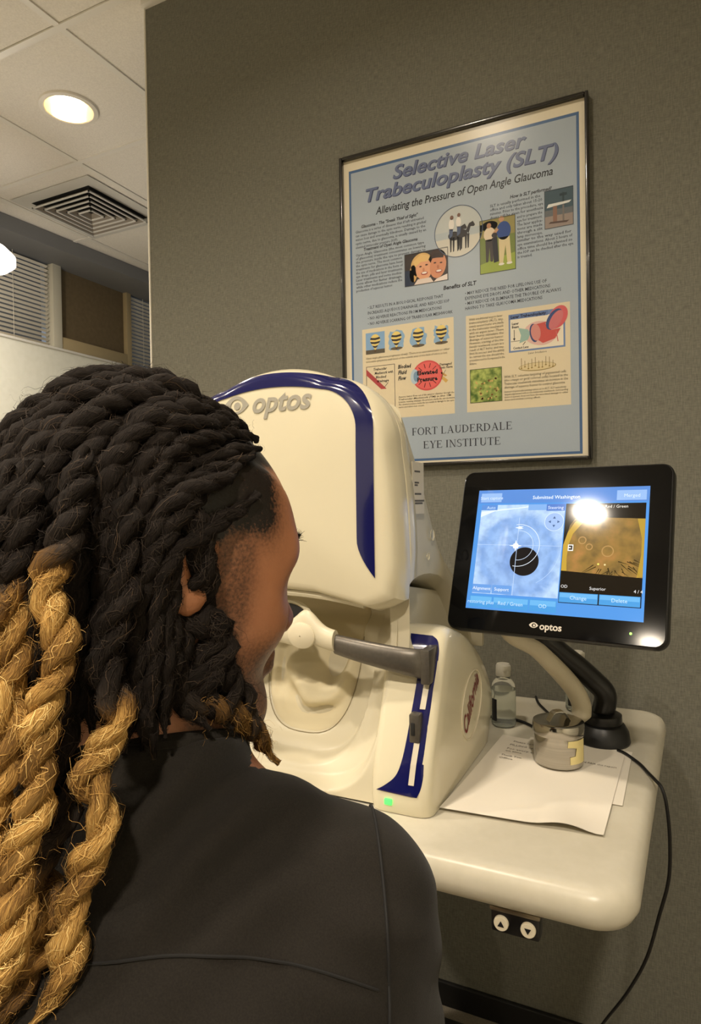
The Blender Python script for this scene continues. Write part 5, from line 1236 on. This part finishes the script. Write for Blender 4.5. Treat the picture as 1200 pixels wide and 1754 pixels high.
Pw = np.array([hp(*q) for q in roots]); Nn = sgrad(Pw); Rl = (.0080+.0022*hrs.rand(NL))*np.interp(roots[:,1],[.0,.05],[1,.66])*np.where((roots[:,0] > .045) & (roots[:,1] > -.05), .85, 1); lay = .000+.008*hrs.rand(NL)*(roots[:,1] < .03)+.014*hrs.rand(NL)*(roots[:,1] < .0)*(roots[:,0] < .045)
down = np.array([0,0,-1.]); back = -hf
wb = np.where(roots[:,2] > .085, 1.0, .35)+.25*hrs.rand(NL)
dirv = down*.8+back[None]*wb[:,None]; dirv = dirv-(dirv*Nn).sum(1,keepdims=True)*Nn+Nn*.15; dirv /= np.linalg.norm(dirv,axis=1,keepdims=True)
right = roots[:,0] > -.005+.0*roots[:,1]
sidelock = (roots[:,0] > .03) & (roots[:,1] > -.055); sidelock |= (roots[:,0] > -.03)
zend = np.where(sidelock, 1.115+.045*hrs.rand(NL), .90+.16*hrs.rand(NL)); zend = zend
ds = .008; P = Pw+Nn*(Rl*.4)[:,None]; paths = [P.copy()]; alive = np.ones(NL, bool); steps = np.zeros(NL, int)
for it in range(62):
    hl_ = hloc(P); bw = np.maximum(np.clip((hl_[:,2]-.06)/.06, 0, 1)*wb*.9, np.clip((hl_[:,1]+.045)/.03, 0, 1)*2.4*np.clip((hl_[:,2]+.01)/.03, 0, 1))
    want = down+back[None]*bw[:,None]
    dirv = dirv*.62+want/np.linalg.norm(want,axis=1,keepdims=True)*.38+hrs.randn(NL,3)*.035
    dirv /= np.linalg.norm(dirv,axis=1,keepdims=True); Q = P+dirv*ds
    g = sgrad(Q); dd = solid(Q); tgt = Rl*.75+lay*min(1, it/6); push = np.clip(tgt-dd, 0, .02); Q = Q+g*push[:,None]
    into = (dirv*g).sum(1); hit = push > 0; dirv = np.where((hit & (into < 0))[:,None], dirv-g*into[:,None], dirv)
    P = np.where(alive[:,None], Q, P); alive &= P[:,2] > zend; steps += alive; paths.append(P.copy())
paths = np.stack(paths, 1); locks = [paths[i,:max(6,steps[i]+1)] for i in range(NL)]
rad = list(Rl); blond = [9.0 if (sidelock[i] or roots[i,0] > .0) and hrs.rand() < .9 else (1.10+.10*hrs.rand() if hrs.rand() < .55 else 9.0) for i in range(NL)]
blond = [(-1.0 if b == 9.0 else b) for b in blond]                # height below which a lock is blond (-1: never)
pin = [False]*NL
def zsum(p): return sum(q[0] for q in p)*.37
def key(pts, r, zb):
    c = np.array([px3(*p) for p in pts]); c = np.array(catmull([Vector(p) for p in c], 10)); seg = np.r_[0, np.cumsum(np.linalg.norm(np.diff(c,axis=0),axis=1))]
    n = max(8, int(seg[-1]/ds)); t = np.linspace(0, seg[-1], n); c = np.stack([np.interp(t, seg, c[:,i]) for i in range(3)],1)
    for _ in range(3):
        dd = solid(c); c = c+sgrad(c)*np.clip(r*.8-dd,0,.05)[:,None]
    tt_ = np.linspace(0,1,n); wv = np.array([.90,.43,0])*.0035; c = c+np.sin(tt_*seg[-1]*2*math.pi/.075+zsum(pts))[:,None]*wv*np.clip(tt_*4,0,1)[:,None]
    locks.append(c); rad.append(r); blond.append(px3(0,zb[0],zb[1])[2] if zb else -1.0); pin.append(True)
key([(150,770,.405),(128,850,.385),(105,930,.372),(88,1000,.366),(97,1090,.362),(85,1180,.358),(66,1290,.354),(48,1400,.35),(28,1520,.346),(5,1650,.342),(-10,1754,.34)], .0098, (915,.375))
key([(225,820,.42),(212,950,.40),(196,1080,.388),(182,1170,.382),(196,1240,.378),(160,1320,.374),(178,1385,.37),(146,1470,.366),(130,1570,.362),(105,1660,.358),(75,1754,.354)], .0095, (1165,.382))
key([(60,790,.395),(36,890,.378),(14,980,.368),(18,1060,.362),(2,1160,.358),(-6,1260,.354),(-12,1400,.35)], .0096, (985,.368))
key([(20,800,.39),(0,930,.37),(-14,1040,.36),(8,1240,.352),(-4,1380,.35),(-8,1560,.345)], .0095, (1000,.37))
key([(95,1120,.392),(110,1260,.386),(96,1400,.38),(70,1500,.376),(78,1600,.37),(50,1700,.366),(30,1780,.364)], .0105, (1400,.38))
key([(60,1200,.385),(40,1380,.376),(18,1480,.37),(34,1580,.366),(12,1690,.362),(0,1780,.36)], .0105, (1380,.376))
key([(280,850,.465),(298,930,.468),(312,1010,.472),(322,1090,.478),(340,1160,.488),(372,1215,.50),(386,1268,.502),(364,1290,.50)], .0088, (1165,.507))
key([(330,1060,.505),(350,1140,.505),(358,1200,.500),(356,1250,.497),(372,1276,.497),(398,1282,.503)], .0085, (1160,.50))
key([(352,1130,.512),(378,1200,.518),(402,1246,.52),(424,1280,.522),(436,1306,.526),(466,1314,.532)], .0085, (1180,.525))
key([(262,820,.445),(282,930,.45),(298,1030,.456),(306,1130,.462),(312,1210,.466),(318,1262,.47)], .0094, None)
key([(292,850,.466),(314,950,.469),(324,1050,.473),(330,1140,.478),(338,1220,.482),(346,1266,.486)], .0090, None)
key([(232,830,.43),(250,950,.436),(262,1060,.442),(272,1160,.447),(278,1250,.452)], .0098, None)
key([(292,860,.48),(306,940,.48),(316,1020,.482),(326,1100,.486),(338,1180,.49)], .0080, None)
# --- push neighbouring locks apart, keep them smooth and outside the body
lens = [len(l) for l in locks]; own = np.repeat(np.arange(len(locks)), lens); A = np.concatenate(locks); RR = np.repeat(rad, lens); PN = np.repeat(pin, lens); first = np.r_[0, np.cumsum(lens)[:-1]]
idx_in = np.concatenate([np.arange(l) for l in lens])
for it in range(5):
    mv = np.zeros_like(A); n = len(A)
    for s0 in range(0, n, 800):
        d = A[s0:s0+800,None,:]-A[None]; q = np.sqrt((d*d).sum(-1))+1e-6; lim = (RR[s0:s0+800,None]+RR[None])*.78
        w_ = np.where((q < lim) & (own[s0:s0+800,None] != own[None]), (lim-q)/q*.25, 0); mv[s0:s0+800] = (d*w_[...,None]).sum(1)
    nm_ = np.linalg.norm(mv,axis=1,keepdims=True); mv *= np.minimum(1, .003/(nm_+1e-9)); mv *= np.clip(idx_in/6,0,1)[:,None]; mv[PN] *= .15
    A = A+mv
    lap = A.copy(); inner = (idx_in > 0) & (np.r_[idx_in[1:] > 0, False]); ii = np.nonzero(inner)[0]; lap[ii] = A[ii]*.5+(A[ii-1]+A[ii+1])*.25; A = np.where(PN[:,None], A, lap)
    dd = solid(A); A = A+sgrad(A)*np.clip(RR*.7-dd,0,.01)[:,None]
locks = [A[first[i]:first[i]+lens[i]] for i in range(len(locks))]
# --- material: strand colour from the 'tone' attribute
def hair_mat():
    m = mat('hair_strands', srgb(24,20,18), .8, spec=.12); nt = m.node_tree; b = nt.nodes['Principled BSDF']
    at = nt.nodes.new('ShaderNodeAttribute'); at.attribute_name = 'tone'; r = nt.nodes.new('ShaderNodeValToRGB'); e = r.color_ramp.elements
    e[0].position = 0; e[0].color = (*srgb(16,13,12),1); e[1].position = 1; e[1].color = (*srgb(236,204,136),1)
    for p_, c in ((.25,srgb(62,54,48)),(.5,srgb(120,88,48)),(.75,srgb(194,152,86))): q = e.new(p_); q.color = (*c,1)
    
    N = nt.nodes.new; L = nt.links.new
    wa = N('ShaderNodeAttribute'); wa.attribute_name = 'wind'; ws = N('ShaderNodeAttribute'); ws.attribute_name = 'along'
    co = N('ShaderNodeMath'); co.operation = 'COSINE'; si = N('ShaderNodeMath'); si.operation = 'SINE'; L(wa.outputs['Fac'], co.inputs[0]); L(wa.outputs['Fac'], si.inputs[0])
    sc = N('ShaderNodeMath'); sc.operation = 'MULTIPLY'; sc.inputs[1].default_value = 22; L(ws.outputs['Fac'], sc.inputs[0])
    cx = N('ShaderNodeCombineXYZ'); L(co.outputs[0], cx.inputs[0]); L(si.outputs[0], cx.inputs[1]); L(sc.outputs[0], cx.inputs[2])
    n = N('ShaderNodeTexNoise'); n.inputs['Scale'].default_value = 11; n.inputs['Detail'].default_value = 5; n.inputs['Distortion'].default_value = .6; L(cx.outputs[0], n.inputs['Vector'])
    dv = N('ShaderNodeMath'); dv.operation = 'MULTIPLY_ADD'; dv.inputs[1].default_value = 1.5; dv.inputs[2].default_value = -.75; L(n.outputs['Fac'], dv.inputs[0])
    am = N('ShaderNodeMath'); am.operation = 'MULTIPLY_ADD'; am.inputs[1].default_value = .8; am.inputs[2].default_value = .12; L(at.outputs['Fac'], am.inputs[0])
    ml = N('ShaderNodeMath'); ml.operation = 'MULTIPLY'; L(dv.outputs[0], ml.inputs[0]); L(am.outputs[0], ml.inputs[1])
    ad = N('ShaderNodeMath'); ad.operation = 'ADD'; ad.use_clamp = True; L(at.outputs['Fac'], ad.inputs[0]); L(ml.outputs[0], ad.inputs[1])
    L(ad.outputs[0], r.inputs[0]); L(r.outputs[0], b.inputs['Base Color'])
    bp = N('ShaderNodeBump'); bp.inputs['Strength'].default_value = .9; bp.inputs['Distance'].default_value = .0012; L(n.outputs['Fac'], bp.inputs['Height']); L(bp.outputs[0], b.inputs['Normal']); return m
M_lock = hair_mat()
def frames(c):
    t = np.gradient(c, axis=0); t /= np.linalg.norm(t,axis=1,keepdims=True)+1e-9; u = np.cross(t[0], [0.3,0.2,.93]); u /= np.linalg.norm(u); U = []
    for k in range(len(c)): u = u-t[k]*(u@t[k]); u /= np.linalg.norm(u)+1e-9; U.append(u.copy())
    U = np.array(U); return t, U, np.cross(t, U)
NS = 10
for li, c in enumerate(locks):
    R = rad[li]; zb = blond[li]; kl = pin[li]; m = len(c)
    # resample
    seg = np.r_[0, np.cumsum(np.linalg.norm(np.diff(c,axis=0),axis=1))]; n = max(8, int(seg[-1]/.0055)); s_ = np.linspace(0, seg[-1], n); c = np.stack([np.interp(s_, seg, c[:,i]) for i in range(3)],1)
    t, U, B = frames(c); period = .036+.012*hrs.rand(); ph0 = hrs.rand()*6.28
    taper = np.clip(s_/.02, .55, 1)*np.clip((seg[-1]-s_)/.025, .25, 1); Rk = R*taper*(1+.10*np.sin(s_*2*math.pi/.05+ph0)+.06*np.sin(s_*2*math.pi/.023+ph0*2))
    dim = .72 if kl and zb > 0 and len(c) and c[0,2] < 1.2 else 1.0; tone0 = np.zeros(n) if zb < 0 else dim* np.clip((zb-c[:,2])/.03+.25*np.sin(s_*90), 0, 1)
    patch = .5+.5*np.sin(s_*2*math.pi/.06+ph0*3)
    VV = []; FF = []; TT = []; WA = []; WS = []; o = 0
    for st in (0, math.pi):
        an = st+ph0+s_*2*math.pi/period; cc = c+(U*np.cos(an)[:,None]+B*np.sin(an)[:,None])*(Rk*(.50 if kl and zb > 0 else .33))[:,None]; r2 = Rk*(.60 if kl and zb > 0 else .70)
        t2, U2, B2 = frames(cc); th = np.linspace(0, 2*math.pi, NS, endpoint=False)
        ring = cc[:,None]+(U2[:,None]*np.cos(th)[None,:,None]+B2[:,None]*np.sin(th)[None,:,None])*(r2[:,None]*(.97+.09*hrs.randn(n,NS)))[...,None]
        V = ring.reshape(-1,3); i = np.arange(n-1)[:,None]*NS+np.arange(NS)[None]; j = np.arange(n-1)[:,None]*NS+(np.arange(NS)[None]+1)%NS
        F = np.stack([i,j,j+NS,i+NS],-1).reshape(-1,4); VV.append(V); FF.append(F+o); TT.append(np.repeat(tone0*(.46+.22*patch)+.06,NS)); WA.append((th[None]+s_[:,None]*70+li).reshape(-1)); WS.append(np.repeat(s_+li*.37+st,NS)); o += len(V)
        # fibres winding on the strand
        nf = int((n*9.0 if kl else n*5.0)); L_ = 8; span = 3.2
        fr_ = np.linspace(0,1,L_); kf = np.clip(hrs.rand(nf)[:,None]*(n-1)+fr_[None]*span*(.5+hrs.rand(nf)[:,None])*np.where(hrs.rand(nf)<.75,1,.4)[:,None], 0, n-1.001); kk = kf.astype(int); fq = (kf-kk)[...,None]
        ip = lambda A_: A_[kk]*(1-fq)+A_[kk+1]*fq
        fa = hrs.rand(nf)[:,None]*6.283+fr_[None]*(hrs.randn(nf)[:,None]*1.5)+.35*hrs.randn(nf,1)*np.sin(fr_[None]*(5+8*hrs.rand(nf,1))+6*hrs.rand(nf,1))
        lift = 1.0+.16*hrs.rand(nf)[:,None]+.05*hrs.randn(nf,L_)+(hrs.rand(nf)[:,None]**4)*.7*np.sin(fr_*math.pi)[None]
        rd = U2[kk]*np.cos(fa)[...,None]+B2[kk]*np.sin(fa)[...,None]; Pf = ip(cc)+rd*(r2[kk]*lift)[...,None]; tv = np.gradient(Pf,axis=1); sd = np.cross(tv, rd); sd /= np.linalg.norm(sd,axis=-1,keepdims=True)+1e-9
        V, F, _ = strips(Pf, sd, .00022, np.zeros(nf)); tn = tone0[kk]; var = hrs.rand(nf)[:,None]
        tone = np.where(tn > .3, tn*(.42+.42*var+.14*(patch[kk]-.5)), .03+.22*var**2.0); VV.append(V); FF.append(F+o); TT.append(np.repeat(tone.reshape(-1),2)); WA.append(np.zeros(len(V))); WS.append(np.zeros(len(V))); o += len(V)
    # loose curly flyaways
    nf = 34 if kl else 22; k0 = (hrs.rand(nf)*(n-1)).astype(int); a = hrs.rand(nf)*6.283; rd = U[k0]*np.cos(a)[:,None]+B[k0]*np.sin(a)[:,None]; dv = rd*.75+t[k0]*.5*np.sign(hrs.randn(nf))[:,None]; dv /= np.linalg.norm(dv,axis=1,keepdims=True)
    V, F, _ = ribbons(c[k0]+rd*(Rk[k0]*.95)[:,None], dv, np.cross(dv, hrs.randn(nf,3)), .007+.012*hrs.rand(nf), .00014, 9, (.0022,9), np.zeros(nf), hrs, .2)
    VV.append(V); FF.append(F+o); TT.append(np.repeat(np.where(tone0[k0] > .3, .58, .10), 20)); WA.append(np.zeros(len(V))); WS.append(np.zeros(len(V))); o += len(V)
    mesh_np('hair_lock', np.concatenate(VV), np.concatenate(FF), M_lock, person, {'tone': np.concatenate(TT), 'wind': np.concatenate(WA), 'along': np.concatenate(WS)}, PO)
